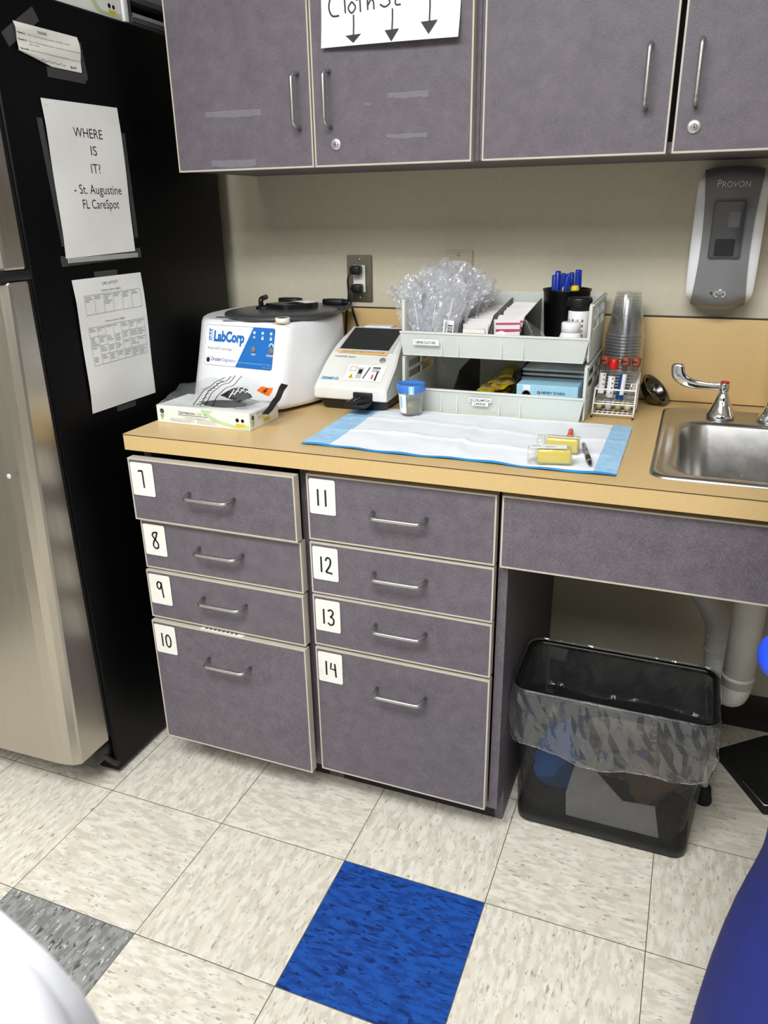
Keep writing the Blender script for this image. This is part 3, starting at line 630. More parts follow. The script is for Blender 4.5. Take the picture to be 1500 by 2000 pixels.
lb = m.build('front_label', [pm('label_white', (246, 247, 248), .4, var=.01), BLUEP, pm('label_outline', (40, 44, 70), .5), WHITEP, GREYINK, pm('navy_print', (40, 44, 110), .5), pm('indicator', (120, 110, 130), .3), LBLUE], t)
for cx in (x0+.1425, x0+.1915):
    m = MB(); m.lathe([(.0072, 0), (.0072, .0018), (.0062, .0026), (0, .0027)], 24, 0, FP @ Matrix.Translation((cx, y1-.0495, Z))); m.build('push_button', pm('grey_button', (120, 120, 122), .5, var=.1, scale=400), lb)
LC = (-.378, .872)
m = MB(); m.lathe([(.128, H1+.001), (.138, H1+.002), (.141, H1+.006), (.139, H1+.010), (.120, H1+.0135), (.06, H1+.0145), (.05, H1+.0148), (0, H1+.0148)], 56, 0, Matrix.Translation((LC[0], LC[1], 0)))
m.prism(rrect(LC[0]-.06, LC[0]+.115, LC[1]+.1, LC[1]+.17, .02), H1+.001, H1+.011, 0); lid = m.build('lid', DGREY, t)
for dx in (-.052, .075):
    m = MB(); m.box(LC[0]+dx-.026, LC[0]+dx+.026, LC[1]+.125, LC[1]+.150, H1+.010, H1+.026, r=.005); m.cyl((LC[0]+dx-.032, LC[1]+.138, H1+.018), (LC[0]+dx+.032, LC[1]+.138, H1+.018), .0075); m.build('hinge', BLACKP, lid)
m = MB(); m.lathe([(.022, H1+.0145), (.022, H1+.018), (.012, H1+.022), (0, H1+.022)], 24, 0, Matrix.Translation((LC[0]-.050, LC[1]+.0, 0)))
m.tube(bend([(LC[0]-.060, LC[1]+.0, H1+.016), (LC[0]-.060, LC[1]+.0, H1+.036), (LC[0]-.062, LC[1]+.03, H1+.038)], .006), .006, 10)
m.prism(fillet([(LC[0]-.052, LC[1]+.0), (LC[0]+.02, LC[1]-.028), (LC[0]+.065, LC[1]+.015), (LC[0]+.07, LC[1]+.06), (LC[0]+.02, LC[1]+.055), (LC[0]-.03, LC[1]+.035)], .012), H1+.0148, H1+.026, 0, None, False)
m.build('latch_handle', BLACKP, lid)
m = MB(); m.grid(lambda u, v: (LC[0]-.005+.062*u+.015*v, LC[1]+.018+.032*v-.008*u, H1+.0275+.003*math.sin(u*3)), 8, 4, 0)
for i in range(3): m.rect(0, .03, -.004*i, -.004*i+.001, 1, TOPP(LC[0]+.01, LC[1]+.04, H1+.0315, -.1))
m.build('lid_label', [PAPER, FAINT], lid)
m = MB(); m.box(-.515, -.485, .785, .795, H1+.0003, H1+.0012, 0); m.box(-.470, -.425, .742, .752, H1+.0003, H1+.0009, 1); m.build('top_marking', [BLACKP, FAINT], t)
m = MB(); M = Matrix.Translation((-.3085, .7405, H1+.0005)); m.lathe([(.012, 0), (.0165, 0), (.0165, .0115), (.012, .0115), (.012, 0)], 32, 0, M)
m.lathe([(.0005, .0112), (.0119, .0112)], 24, 1, M, False); m.box(-.020, .022, -.0165, -.0160, 0, .0012, 2, 0, M)
tag(m.build('tape_roll', [pm('white_tape', (238, 234, 222), .5), LBLUE, pm('yellowed_tape', (206, 176, 96), .5)]), 'small white tape roll lying on the front edge of the centrifuge', 'tape roll')
# ---------------------------------------------------------------- urine analyzer
t = thing('urine_analyzer', 'grey-white desktop urine analyzer with a sloped dark screen', 'analyzer', (-.16, .88, ZC))
AX0, AX1, AY = -.2455, -.0655, .752
prof = [(0, .026), (-.001, .030), (.000, .052), (.006, .058), (.030, .0747), (.060, .0956), (.098, .122), (.140, .142), (.182, .157), (.198, .160), (.235, .158), (.262, .150), (.270, .13), (.272, .04), (.27, .026)]
def ainset(y): return .0 if y < .06 else .018*(min(y, .2)-.06)/.14
m = MB(); rings = []
for f, ins in ((0, .004), (.02, .001), (.04, 0), (.96, 0), (.98, .001), (1, .004)):
    ring = []
    for y, z in prof:
        k = ainset(y); xa = AX0+k; xb = AX1-k; ring.append((xa+(xb-xa)*f, AY+y+(ins if y < .1 else 0), ZC+z-(ins if z > .05 else 0)))
    rings.append(ring)
m.loft([r[::-1] for r in rings]); sh = m.build('shell', CREAMP, t, bevel=.0025)
m = MB(); m.loft([[(x, y, z) for x, y in fillet([(AX0+.014+i, AY+.012+i), (AX1-.010-i, AY+.012+i), (AX1-.012-i, AY+.265-i), (AX0+.014+i, AY+.265-i)], .012)] for z, i in ((ZC+.0002, .006), (ZC+.006, 0), (ZC+.0275, -.004))]); m.build('base', BLACKP, t)
def aplane(i, j): return PLANE((AX0, AY+prof[i][0], ZC+prof[i][1]), (1, 0, 0), (0, prof[j][0]-prof[i][0], prof[j][1]-prof[i][1]))
S = aplane(6, 8); Ls = math.hypot(.182-.098, .157-.122)
m = MB(); m.prism([(.026, .0), (.150, .0), (.153, Ls*1.04), (.030, Ls*1.04)], -.002, .0036, 0, S); m.build('screen', pm('dark_screen', (44, 47, 48), .3, spec=.4), t)
m = MB(); m.prism([(.018, -.006), (.160, -.006), (.160, Ls*1.1), (.022, Ls*1.1)], -.004, .0026, 0, S); m.build('screen_bezel', pm('bezel_grey', (206, 207, 205), .45), t)
Q = aplane(3, 6) @ Matrix.Translation((0, 0, .0006)); Lq = math.hypot(.098-.006, .122-.058)
m = MB(); m.prism([(.024, Lq*.905), (.150, Lq*.865), (.150, Lq*.975), (.022, Lq*1.02)], .001, .0022, 0, Q); m.text('CLEAN AND WIPE AFTER EACH USE', .0042, Q, 1, .034, Lq*.915, w=.108, z=.0026); m.poly([(.006, Lq*.90), (.028, Lq*.90), (.026, Lq*1.02), (.008, Lq*1.03)], 2, Q @ Matrix.Translation((0, 0, .0015)))
m.build('reminder_strip', [pm('orange_tan_strip', (228, 186, 120), .5), pm('brown_print', (112, 84, 50), .5), TAPE], t)
m = MB(); m.text('CLINITEK Status', .0042, Q, 1, .022, Lq*.775, w=.052, z=.0012); m.text('SIEMENS', .0078, Q, 2, .012, Lq*.13, w=.043, bold=.015, z=.0012)
m.prism(rrect(.068, .160, Lq*.13, Lq*.58, .003), .0006, .0010, 0, Q)
m.poly([(.076, Lq*.19), (.090, Lq*.19), (.083, Lq*.33)], 3, Q @ Matrix.Translation((0, 0, .0012))); m.prism(rrect(.074, .090, Lq*.40, Lq*.52, .001, 2), .001, .0012, 4, Q); m.prism(rrect(.075, .089, Lq*.41, Lq*.51, .001, 2), .0012, .0013, 0, Q); m.rect(.082, .084, Lq*.21, Lq*.27, 1, Q, .0014)
m.prism(rrect(.094, .108, Lq*.20, Lq*.50, .001, 2), .001, .0012, 5, Q); m.rect(.097, .106, Lq*.33, Lq*.45, 1, Q, .0014); m.stroke([(.114, Lq*.2), (.121, Lq*.52)], .003, Q, 1, .0012)
m.rect(.129, .148, Lq*.39, Lq*.53, 5, Q, .0012); m.rect(.129, .148, Lq*.5, Lq*.53, 1, Q, .0013); m.rect(.142, .146, Lq*.16, Lq*.42, 1, Q, .0014); m.rect(.133, .137, Lq*.2, Lq*.32, 4, Q, .0014)
m.build('front_print', [pm('sticker_white', (244, 244, 242), .5), INK, pm('teal_blue_print', (70, 150, 196), .5), YEL, pm('red_print', (200, 70, 70), .5), pm('grey_pictogram', (188, 190, 192), .5)], t)
m = MB(); m.lathe([(.0075, 0), (.0075, .0012), (.006, .002), (0, .0016)], 24, 0, Q @ Matrix.Translation((.144, Lq*.735, .0008))); m.build('power_button', pm('silver_button', (170, 174, 178), .3, .5), t)
m = MB(); zt = ZC+.030
m.box(-.145, -.098, AY-.005, AY+.04, zt-.008, zt+.016, 0, r=.002); m.box(-.150, -.098, AY-.046, AY+.02, zt-.010, zt-.003, 0, r=.0015)
m.prism([(-.146, AY-.045), (-.118, AY-.045), (-.098, AY), (-.098, AY+.02), (-.126, AY+.02)], zt-.003, zt+.004, 0); m.box(-.139, -.134, AY-.042, AY+.0, zt+.004, zt+.007, 1); m.box(-.128, -.123, AY-.042, AY+.0, zt+.004, zt+.007, 1)
m.build('strip_tray', [BLACKP, DGREY], t)
m = MB(); m.box(-.205, -.135, AY+.215, AY+.255, ZC+.158, ZC+.1615, r=.001); m.build('printer_cover', WHITEP, t)
# ---------------------------------------------------------------- glove box on the worktop, clear bag on it
m, ms = glove_box('glove_box', '', .2385, .118, .038); o = m.build('glove_box', ms, loc=(0, 0, 0)); o.location = (-.402, .590, ZC); o.rotation_euler = (0, 0, math.radians(-1.6))
tag(o, 'flat white and green glove box on the left end of the worktop', 'glove box')
BAG = film('clear_specimen_bag', (235, 238, 242), .13, .12, .5, .7, 45)
t = thing('specimen_bag', 'clear printed biohazard specimen bag lying on the glove box against the centrifuge', 'plastic bag', (-.40, .59, ZC+.039))
BZ = ZC+.0395
def bagf(u, v):
    A, B_, C_, D_ = Vector((-.530, .5275, BZ+.001)), Vector((-.2500, .5480, BZ-.006)), Vector((-.2440, .6300, BZ+.040)), Vector((-.540, .655, BZ+.016))
    p = A*(1-u)*(1-v)+B_*u*(1-v)+C_*u*v+D_*(1-u)*v; x, y, z = p
    mid = math.sin(math.pi*u)
    z += .012*mid*math.exp(-((v-.55)/.3)**2)*(math.sin(u*9+1)**2)+.005*math.sin(v*8+u*11)**2*v+.018*math.exp(-((u-.66)/.13)**2-((v-.45)/.25)**2)+.016*mid*v**3-.012*u*u*v*(1-v)*2
    fy = .668+(.700-.668)*min(1, max(0, (-.297-x)/.245))+.30*max(0, z-ZC)*.9 if x < -.29 else .9
    y = min(y, fy-.004)
    if x < -.287: z = max(z, BZ+.0012)
    if u < .05: z -= .012*(1-u/.05)*(1-v)
    return (x, y, z)
m = MB(); m.grid(bagf, 40, 22, 0); bg = m.build('film', BAG, t)
def on_bag(mm, u0, u1, v0, v1, mat, off=.0008, n=8):
    mm.grid(lambda a, b: tuple(Vector(bagf(u0+(u1-u0)*a, v0+(v1-v0)*b))+Vector((0, -off*.4, off))), n, n, mat)
m = MB(); on_bag(m, .945, 1.0, .0, 1.0, 1, n=16); on_bag(m, .80, .90, .60, .84, 2)
def bline(pts, w, mat):
    P = [Vector(bagf(a, b))+Vector((0, -.0006, .0012)) for a, b in pts]; n = len(P); vs = []
    for i, p in enumerate(P): d = (P[min(i+1, n-1)]-P[max(i-1, 0)]).normalized(); q = d.cross(Vector((0, -.5, .85))).normalized()*w/2; vs += [p+q, p-q]
    m.add(vs, [(2*i, 2*i+2, 2*i+3, 2*i+1) for i in range(n-1)], mat)
for c in (.36, .42, .46, .52): bline([(c-.03*math.sin(v*3)+.08*v*v, v) for v in [i/14 for i in range(1, 15)]], .0022, 1)
for i in range(9): bline([(.375+.008*i*.7, .1+.09*i), (.41+.008*i*.7, .14+.09*i)], .0022, 1)
for q in ((.84, .62, .86, .82), (.86, .62, .84, .82), (.83, .72, .87, .72)): bline([(q[0], q[1]), (q[2], q[3])], .0016, 1)
for i in range(6): bline([(.70+.012*i, .06+.05*i), (.80+.012*i, .14+.05*i)], .002, 3)
for i in range(5): bline([(.56+.02*i, .5+.02*i), (.60+.02*i, .30-.01*i)], .003, 1)
m.add([tuple(Vector(bagf(a, b))+Vector((0, -.0008, .0010))) for a, b in ((.52, .40), (.58, .62), (.66, .66), (.74, .52), (.80, .40), (.72, .22), (.64, .26), (.58, .34))], [tuple(range(8))], 1)
for i in range(4): bline([(.62+.04*i, .30+.03*i), (.64+.04*i, .44+.03*i)], .0028, 4); bline([(.62+.04*i, .36+.03*i), (.655+.04*i, .36+.03*i)], .002, 4)
m.build('bag_print', [BAG, INK, pm('biohazard_orange', (236, 112, 28), .5), GREYINK, WHITEP], t)
# ---------------------------------------------------------------- stacking bins
def translucent(name, col, alpha):
    k = NT(name); k.b.inputs['Base Color'].default_value = rgb(col); k.b.inputs['Roughness'].default_value = .35
    n = k.noise(30, 2); k.put(k.b.inputs['Alpha'], k.ramp(n, -3, 4.2)); k.n['Map Range'].inputs[3].default_value = alpha-.05; k.n['Map Range'].inputs[4].default_value = alpha+.05
    k.b.inputs['Subsurface Weight'].default_value = 0
    tl = k.node('ShaderNodeBsdfTranslucent'); tl.inputs[0].default_value = rgb(col); tp = k.node('ShaderNodeBsdfTransparent')
    a = k.node('ShaderNodeMixShader'); a.inputs[0].default_value = .35; k.t.links.new(k.b.outputs[0], a.inputs[1]); k.t.links.new(tl.outputs[0], a.inputs[2])
    k.t.links.new(a.outputs[0], k.o.inputs[0]); return k.m
BINM = translucent('frosted_plastic', (244, 247, 242), .80); BINR = translucent('frosted_plastic_ridge', (250, 252, 248), .88)
def stack_bin(z0, label, lettering, lx, lz):
    t = thing('stacking_bin', label, 'storage bin', (.158, .94, z0)); X0, X1, Y0, Y1 = -.046, .350, .806, 1.060; H = .119; e = .003
    fl = .052   # low front
    m = MB(); m.box(X0, X1, Y0+.004, Y1, z0+.0002, z0+e, 0)
    f = [(X0, Y0+.006, z0), (X1, Y0+.006, z0), (X1+.010, Y0-.004, z0+fl), (X0-.004, Y0-.004, z0+fl)]; g = [(a, b+e, c) for a, b, c in f]
    m.add(f+g, [(0, 1, 2, 3), (7, 6, 5, 4), (0, 4, 5, 1), (2, 6, 7, 3), (1, 5, 6, 2), (0, 3, 7, 4)]); m.build('front_panel', BINM, t)
    m = MB(); m.box(X0-.005, X1+.011, Y0-.0065, Y0+.0005, z0+fl-.002, z0+fl+.002, r=.001)
    for xx in (.045, .082, .178, .224): m.box(xx, xx+.0018, Y0-.002, Y0+.006, z0+.002, z0+fl-.003)
    m.build('front_rim', BINR, t)
    for s_, xa, xb in ((-1, X0-.004, X0+.0), (1, X1, X1+.010)):
        m = MB()
        def wall(y0, y1, za, zb):
            x_ = [xa+e, xa] if s_ < 0 else [xb-e, xb]
            xlo = X0 if s_ < 0 else X1
            m.box(min(x_), max(x_), y0, y1, za, zb)
        wall(Y0+.012, Y1, z0+.003, z0+.062); wall(Y0+.018, Y0+.045, z0+.062, z0+H); wall(Y0+.045, Y1, z0+.104, z0+H); wall(Y1-.03, Y1, z0+.062, z0+.104); wall(Y0+.045, Y1-.03, z0+.08, z0+.086); wall(Y0+.135, Y0+.148, z0+.062, z0+.104)
        xo = xa if s_ < 0 else xb
        m.box(xo-.006 if s_ > 0 else xo-.002, xo+.003 if s_ > 0 else xo+.006, Y0+.016, Y1, z0+H-.003, z0+H); m.box(xo-.006 if s_ > 0 else xo, xo if s_ > 0 else xo+.006, Y0+.010, Y0+.020, z0+.05, z0+H-.003)
        m.build('side_wall', BINR, t)
    m = MB(); m.box(X0-.004, X1+.010, Y1-e, Y1, z0+.003, z0+H); m.build('back_wall', BINM, t)
    m = MB(); M = PLANE((0, Y0-.0015, z0+.003), (1, 0, 0), (0, -.010, .052))
    if len(lettering) == 1: m.prism(rrect(lx-.030, lx+.030, lz-.0065, lz+.0065, .001, 2), .0014, .0026, 0, M); m.text(lettering[0], .0058, M, 1, lx, lz-.003, 'c', w=.045, z=.0029, bold=.01)
    else:
        m.prism(rrect(lx-.025, lx+.025, lz, lz+.0095, .001, 2), .0014, .0026, 0, M); m.prism(rrect(lx-.018, lx+.018, lz-.009, lz+.002, .001, 2), .0014, .0026, 0, M)
        m.text(lettering[0], .0052, M, 1, lx, lz+.0022, 'c', w=.046, z=.0029, bold=.01); m.text(lettering[1], .0052, M, 1, lx, lz-.0068, 'c', w=.026, z=.0029, bold=.01)
    m.build('bin_label', [pm('label_tape_white', (244, 244, 240), .5), INK], t); return t
Z1 = ZC+.0001; Z2 = ZC+.1245
stack_bin(Z1, 'lower frosted plastic stacking bin standing on the worktop, holding the pale blue box', ['GC CHLAMYDIA', 'URINE'], .138, .030)
stack_bin(Z2, 'upper frosted plastic stacking bin with the heap of swabs, packets and pens', ['URINE CULTURE'], .012, .030)
for z0, spots in ((Z1, ((.068, 'lower bin, left of the yellow packets'), (.2035, 'lower bin, left of the pale blue box'))), (Z2, ((.0775, 'upper bin, beside the heap of swab bags'), (.1435, 'upper bin, between the two packet rows'), (.2125, 'upper bin, left of the pen cup')))):
    for x, where in spots:
        m = MB(); ya = .822; yb = 1.052
        m.prism([(ya, z0+.0035), (yb, z0+.0035), (yb, z0+.105), (ya+.05, z0+.085), (ya+.004, z0+.052)], x, x+.0022, 0, Matrix(((0, 0, 1, 0), (1, 0, 0, 0), (0, 1, 0, 0), (0, 0, 0, 1))))
        tag(m.build('bin_divider', BLACKP), 'thin black upright divider in the '+where, 'divider')
# packets, two rows in the upper bin
PKW = pm('packet_white', (236, 232, 230), .5, var=.03); PKRED = pm('packet_red_print', (206, 92, 92), .6); PKMAG = pm('packet_magenta', (196, 60, 110), .5); PKBLU = pm('packet_navy', (50, 70, 150), .5)
def packet(w, h, style):
    m = MB(); m.grid(lambda u, v: (-w/2+w*u, .0016*math.sin(math.pi*u)*math.sin(math.pi*v), h*v), 6, 6, 0); m.grid(lambda u, v: (w/2-w*u, .0004-.0002*0+.0030*0+.0006+.0012*math.sin(math.pi*u)*math.sin(math.pi*v), h*v), 6, 6, 0)
    m.add([(-w/2, 0, 0), (w/2, 0, 0), (w/2, .0006, 0), (-w/2, .0006, 0), (-w/2, 0, h), (w/2, 0, h), (w/2, .0006, h), (-w/2, .0006, h)], [(4, 5, 6, 7), (0, 4, 7, 3), (1, 2, 6, 5)])
    F = FRONT(0, -.0003, 0)
    if style == 0:
        for i in range(4): m.rect(-w*.4, w*(.02 if i else .4), h*.74-.005*i, h*.74-.005*i+.0022, 1, F)
        for i in range(3): m.rect(w*.08, w*.42, h*.74-.0055*i-.006, h*.74-.0055*i-.0045, 1, F)
    else:
        m.rect(-w*.42, w*.5, h*.78, h*.86, 2, F); m.rect(-w*.42, w*.5, h*.50, h*.60, 2, F)
        if style == 2: m.lathe([(.0045, 0), (.0045, .0002), (0, .0002)], 16, 3, F @ Matrix.Translation((0, h*.7, .0001)))
    return m.build('packet', [PKW, PKRED, PKMAG, PKBLU], None, loc=(0, 0, 0))
for style, xc, lab, grp, y0, n, w in ((0, .1115, 'white foil packet with red print standing in the left packet row of the upper bin', 'red-printed packets in the upper bin', .834, 11, .056), (1, .1795, 'white packet with magenta stripes standing in the right packet row of the upper bin', 'magenta-striped packets in the upper bin', .834, 11, .058)):
    pk = packet(w, .052, style); tag(pk, lab, 'packet', grp)
    for i in range(n):
        o = pk if i == 0 else pk.copy()
        if i: C.objects.link(o)
        y = y0+i*(.012 if i < 3 else .0185); y += (.012 if style == 0 else .026)*(i < 9); o.location = (xc+random.uniform(-.003, .003), min(y, 1.03), Z2+.0045+((.012, .016, .020)[min(i, 2)] if style == 0 else (.022, .026, .028)[min(i, 2)])+max(0, (i-2))*.0018); o.rotation_euler = (-.10-.02*i, random.uniform(-.05, .05), random.uniform(-.06, .06))
m = MB(); m.box(.0875, .137, .823, .829, Z2+.0042, Z2+.0600, 0, r=.001, seg=1); F = FRONT(.1122, .8226, Z2+.03)
for i in range(4): m.rect(-.02, .022-.006*i, .020-.005*i, .022-.005*i, 1, F)
tag(m.build('packet_box', [PKW, PKRED]), 'small white card with red print at the front of the upper bin', 'packet')
m = MB(); m.grid(lambda u, v: (.156+.05*u, .822+.006*math.sin(u*5)+.014*v, Z2+.0045+.046*v+.006*math.sin(u*6)*v), 10, 8, 0, thick=.0006)
m.rect(-.006, .004, .020, .030, 2, FRONT(.170, .8235, Z2+.006)); m.rect(-.003, .001, .023, .027, 0, FRONT(.170, .8230, Z2+.006)); m.lathe([(.005, 0), (.005, .0004), (0, .0004)], 14, 3, FRONT(.187, .8265, Z2+.044))
tag(m.build('foil_packet', [PKW, PKRED, PKMAG, PKBLU]), 'crumpled white packet with magenta corners leaning at the front of the upper bin', 'packet')
# small clear zip bag
t_ = MB(); t_.grid(lambda u, v: (.228+.058*u-.018*v+.002*math.sin(v*9), .838+.02*v+.006*math.sin(u*6+v*4), Z2+.0045+.082*v*(1-.55*u)), 12, 14, 0)
tag(t_.build('zip_bag', film('zip_bag_film', (225, 225, 228), .14, .1, .6, .6, 60)), 'small clear zip bag leaning against the black divider in the upper bin', 'plastic bag')
# pen cup and pens
m = MB(); cx, cy = .2815, .985; m.lathe([(.044, Z2+.0032), (.0445, Z2+.02), (.0515, Z2+.128), (.0535, Z2+.131), (.0535, Z2+.1335), (.0500, Z2+.1335), (.0430, Z2+.020), (.042, Z2+.008), (0, Z2+.008)], 44, 0, Matrix.Translation((cx, cy, 0)))
tag(m.build('pen_cup', translucent('black_smoked_plastic', (12, 12, 14), .88)), 'black round pen cup full of blue pens in the upper bin', 'pen cup')
PEN = pm('royal_blue_plastic', (20, 48, 158), .3, var=.04); PENB = pm('pen_body_blue', (30, 60, 176), .3)
def pen(col, cap):
    t = thing('pen', '', 'pen', (0, 0, 0)); m = MB(); m.lathe([(.001, 0), (.0042, .010), (.0046, .02), (.0046, .098)], 14, 0); m.build('barrel', col, t)
    m = MB(); m.lathe([(.0056, .096), (.0060, .1), (.0060, .148), (.0045, .152), (0, .152)], 14, 0); m.box(-.0014, .0014, .0062, .0085, .112, .150, r=.0006); m.box(-.0014, .0014, .004, .0085, .148, .1515); m.build('cap', cap, t); return t
p0 = pen(PENB, PEN); first = True
spots = [(-.037, -.012, -6, 0, .0), (-.026, -.018, -9, 4, .018), (-.020, -.008, -6, 2, .010), (-.012, -.022, -3, 4, -.002), (.002, .020, 2, -3, .010), (.016, .026, 3, -5, .004), (.022, .012, 5, -2, -.002), (.028, .018, 5, -4, .0), (.034, .004, 11, -2, .026)]
for i, (dx, dy, a, b_, dz) in enumerate(spots):
    M = Matrix.Translation((cx+dx*.72, cy+dy*.72, Z2+.011+dz*.5)) @ Euler((math.radians(-b_), math.radians(a*.55), random.uniform(0, 6))).to_matrix().to_4x4()
    if first: p0.matrix_world = M; p0.matrix_basis = M; o = p0; first = False
    else: o = dup(p0, M)
    o['label'] = 'capped royal blue pen standing in the black pen cup'; o['group'] = 'blue pens in the black pen cup'
for dx, dy, lab, cl, top in ((-.006, -.012, 'black pen with a yellow ring and grey tip standing in the pen cup', BLACKP, 1), (.006, -.016, 'plain dark grey pen standing in the pen cup', DGREY, 0), (.020, -.020, 'bright yellow capped highlighter standing in the pen cup', YEL, 2)):
    t = thing('marker', lab, 'pen' if top < 2 else 'highlighter', (cx+dx, cy+dy, Z2+.0085)); r = .0085 if top == 2 else .0055
    m = MB(); m.lathe([(r*.6, 0), (r, .01), (r, .112)], 16, 0, Matrix.Translation((cx+dx, cy+dy, Z2+.0085))); m.build('barrel', BLACKP if top != 0 else DGREY, t)
    m = MB(); m.lathe([(r+.0006, .1122), (r+.0006, .128 if top else .132), (r*.8, .134), (0, .134)], 16, 0, Matrix.Translation((cx+dx, cy+dy, Z2+.0085)))
    if top == 1: m.lathe([(.003, .134), (.003, .142), (0, .142)], 12, 1, Matrix.Translation((cx+dx, cy+dy, Z2+.0085)))
    m.build('cap', [YEL if top else DGREY, CHROME], t)
# test strip bottle, white bottle
t = thing('strip_bottle', 'white test strip bottle with colour chart and ridged black lid beside the pen cup', 'bottle', (.322, .905, Z2)); B = Matrix.Translation((.322, .905, Z2+.0032))
m = MB(); m.lathe([(.021, 0), (.0225, .003), (.0225, .092), (.020, .096)], 32, 0, B)
for k, cs in enumerate(((1, 2, 3, 4), (1, 2, 3, 4), (2, 1, 4, 3), (3, 4, 1, 2))):
    for i, ci in enumerate(cs):
        a = math.radians(-140+i*26); P_ = PLANE(B @ Vector((.0227*math.cos(a), .0227*math.sin(a), .074-.0105*k)), (-math.sin(a), math.cos(a), 0), (0, 0, 1)); m.rect(-.0022, .0022, -.003, .003, ci, P_, .0001)
m.build('body', [WHITEP, pm('chart_tan', (186, 158, 96), .5), pm('chart_maroon', (110, 40, 70), .5), pm('chart_pink', (206, 160, 160), .5), pm('chart_olive', (134, 120, 70), .5)], t)
m = MB(); m.lathe([(.0215, .0935), (.0215, .098), (.0255, .100), (.0258, .118), (.0245, .121), (0, .121)], 36, 0, B); 
for i in range(36): a = i*math.pi/18; m.box(.0252, .0262, -.0008, .0008, .101, .117, 0, 0, B @ Matrix.Rotation(a, 4, 'Z'))
m.build('lid', BLACKP, t)
t = thing('pill_bottle', 'small plain white bottle with white cap at the right front of the upper bin', 'bottle', (.3165, .838, Z2)); B = Matrix.Translation((.3165, .838, Z2+.0032))
m = MB(); m.lathe([(.021, 0), (.0235, .003), (.0235, .045), (.020, .055), (.0175, .058)], 32, 0, B); m.build('body', WHITEP, t)
m = MB(); m.lathe([(.0178, .0575), (.0195, .058), (.0195, .0755), (.0180, .0775), (0, .0778)], 32, 0, B); m.build('cap', WHITEP, t)
# heap of clear bagged swabs
SWF = film('swab_bag_film', (248, 249, 253), .24, .09, 1.2, 1.0, 55)
SWS = pm('swab_stick_white', (228, 230, 234), .4)
def swab(seed, bar=False):
    rr = random.Random(seed); t = thing('swab_packet', 'clear bagged collection swab in the crumpled heap at the left of the upper bin', 'swab packet', (0, 0, 0), 0, 'clear bagged swabs heaped in the upper bin')
    w = .060; h = .175; ph = [rr.uniform(0, 6) for _ in range(6)]; jit = [rr.uniform(-1, 1) for _ in range(97)]
    def f(s_):
        def g(u, v):
            e = (math.sin(math.pi*u)*math.sin(math.pi*min(1, v*1.15)))**.5 if 0 < u < 1 and 0 < v < .87 else 0
            x = -w/2+w*u+.005*math.sin(v*9+ph[0]); y = -.10*max(0, v-.68)**1.5*math.sin(ph[5])+s_*.011*e*(.6+.5*math.sin(v*11+ph[1]+u*5))+.006*math.sin(u*8+v*5+ph[2])+.004*math.sin(u*19+v*13+ph[3])
            return (x+jit[(int(u*9.99)*7+int(v*19.9)*13) % 97]*.0022, y+jit[(int(u*9.99)*11+int(v*19.9)*5+(s_ > 0)) % 97]*.0042, h*v+.004*math.sin(u*9+ph[4])-.9*max(0, v-.70)*(.05+.02*math.sin(ph[5]+u*3)))
        return g
    m = MB(); m.grid(f(1), 10, 20, 0, None, False); m.grid(f(-1), 10, 20, 0, None, False); m.build('film', SWF, t)
    m = MB(); m.tube([(-.008, 0, .012), (.004, .002, .12)], .0017, 8); m.lathe([(.0065, .01), (.0065, .07), (.0075, .072), (.0075, .085), (0, .087)], 14, 1, Matrix.Translation((.010, 0, 0))); m.build('swab', [SWS, film('swab_tube_clear', (230, 232, 236), .3, .15, .5, .1, 20)], t)
    if bar:
        m = MB(); P_ = FRONT(.005, -.0105, .012); m.rect(-.012, .012, 0, .062, 0, P_); m.rect(-.009, -.004, .004, .058, 2, P_, .0002)
        y = .006
        for i in range(16): q = rr.choice((.0010, .0017, .0026)); m.rect(-.002, .010, y, y+q, 1, P_, .0003); y += q+.0013
        m.build('barcode_label', [WHITEP, INK, FAINT], t)
    return t
protos = [swab(1), swab(2), swab(3)]; bar = swab(4, True)
def setm(o, M): o.matrix_world = M; o.matrix_basis = M
setm(bar, Matrix.Translation((.048, .826, Z2+.004)) @ Euler((math.radians(-4), math.radians(4), -.1)).to_matrix().to_4x4())
bar['label'] = 'clear bagged swab with a barcode label at the front of the heap'; del bar['group']
n = 0
for row, (yy, cnt, lean_) in enumerate(((.842, 5, -10), (.872, 6, -5), (.905, 6, 0), (.940, 6, 4), (.975, 6, 6), (1.005, 5, 6))):
    for i in range(cnt):
        f = (i+.5)/cnt; x = -.028+.085*f+random.uniform(-.004, .004); tilt = (f-.5)*58+random.uniform(-8, 8); lift = .075*math.sin(math.pi*min(1, row/6.+.10))*(1-1.2*abs(f-.5))
        M = Matrix.Translation((x, yy+random.uniform(-.004, .004), Z2+.010+max(0, lift)*.62)) @ Euler((math.radians(lean_*.8), math.radians(tilt), random.uniform(-.3, .3))).to_matrix().to_4x4() @ Matrix.Scale(random.uniform(.74, .92), 4)
        if n < 3: setm(protos[n], M)
        else: dup(protos[n % 3], M)
        n += 1
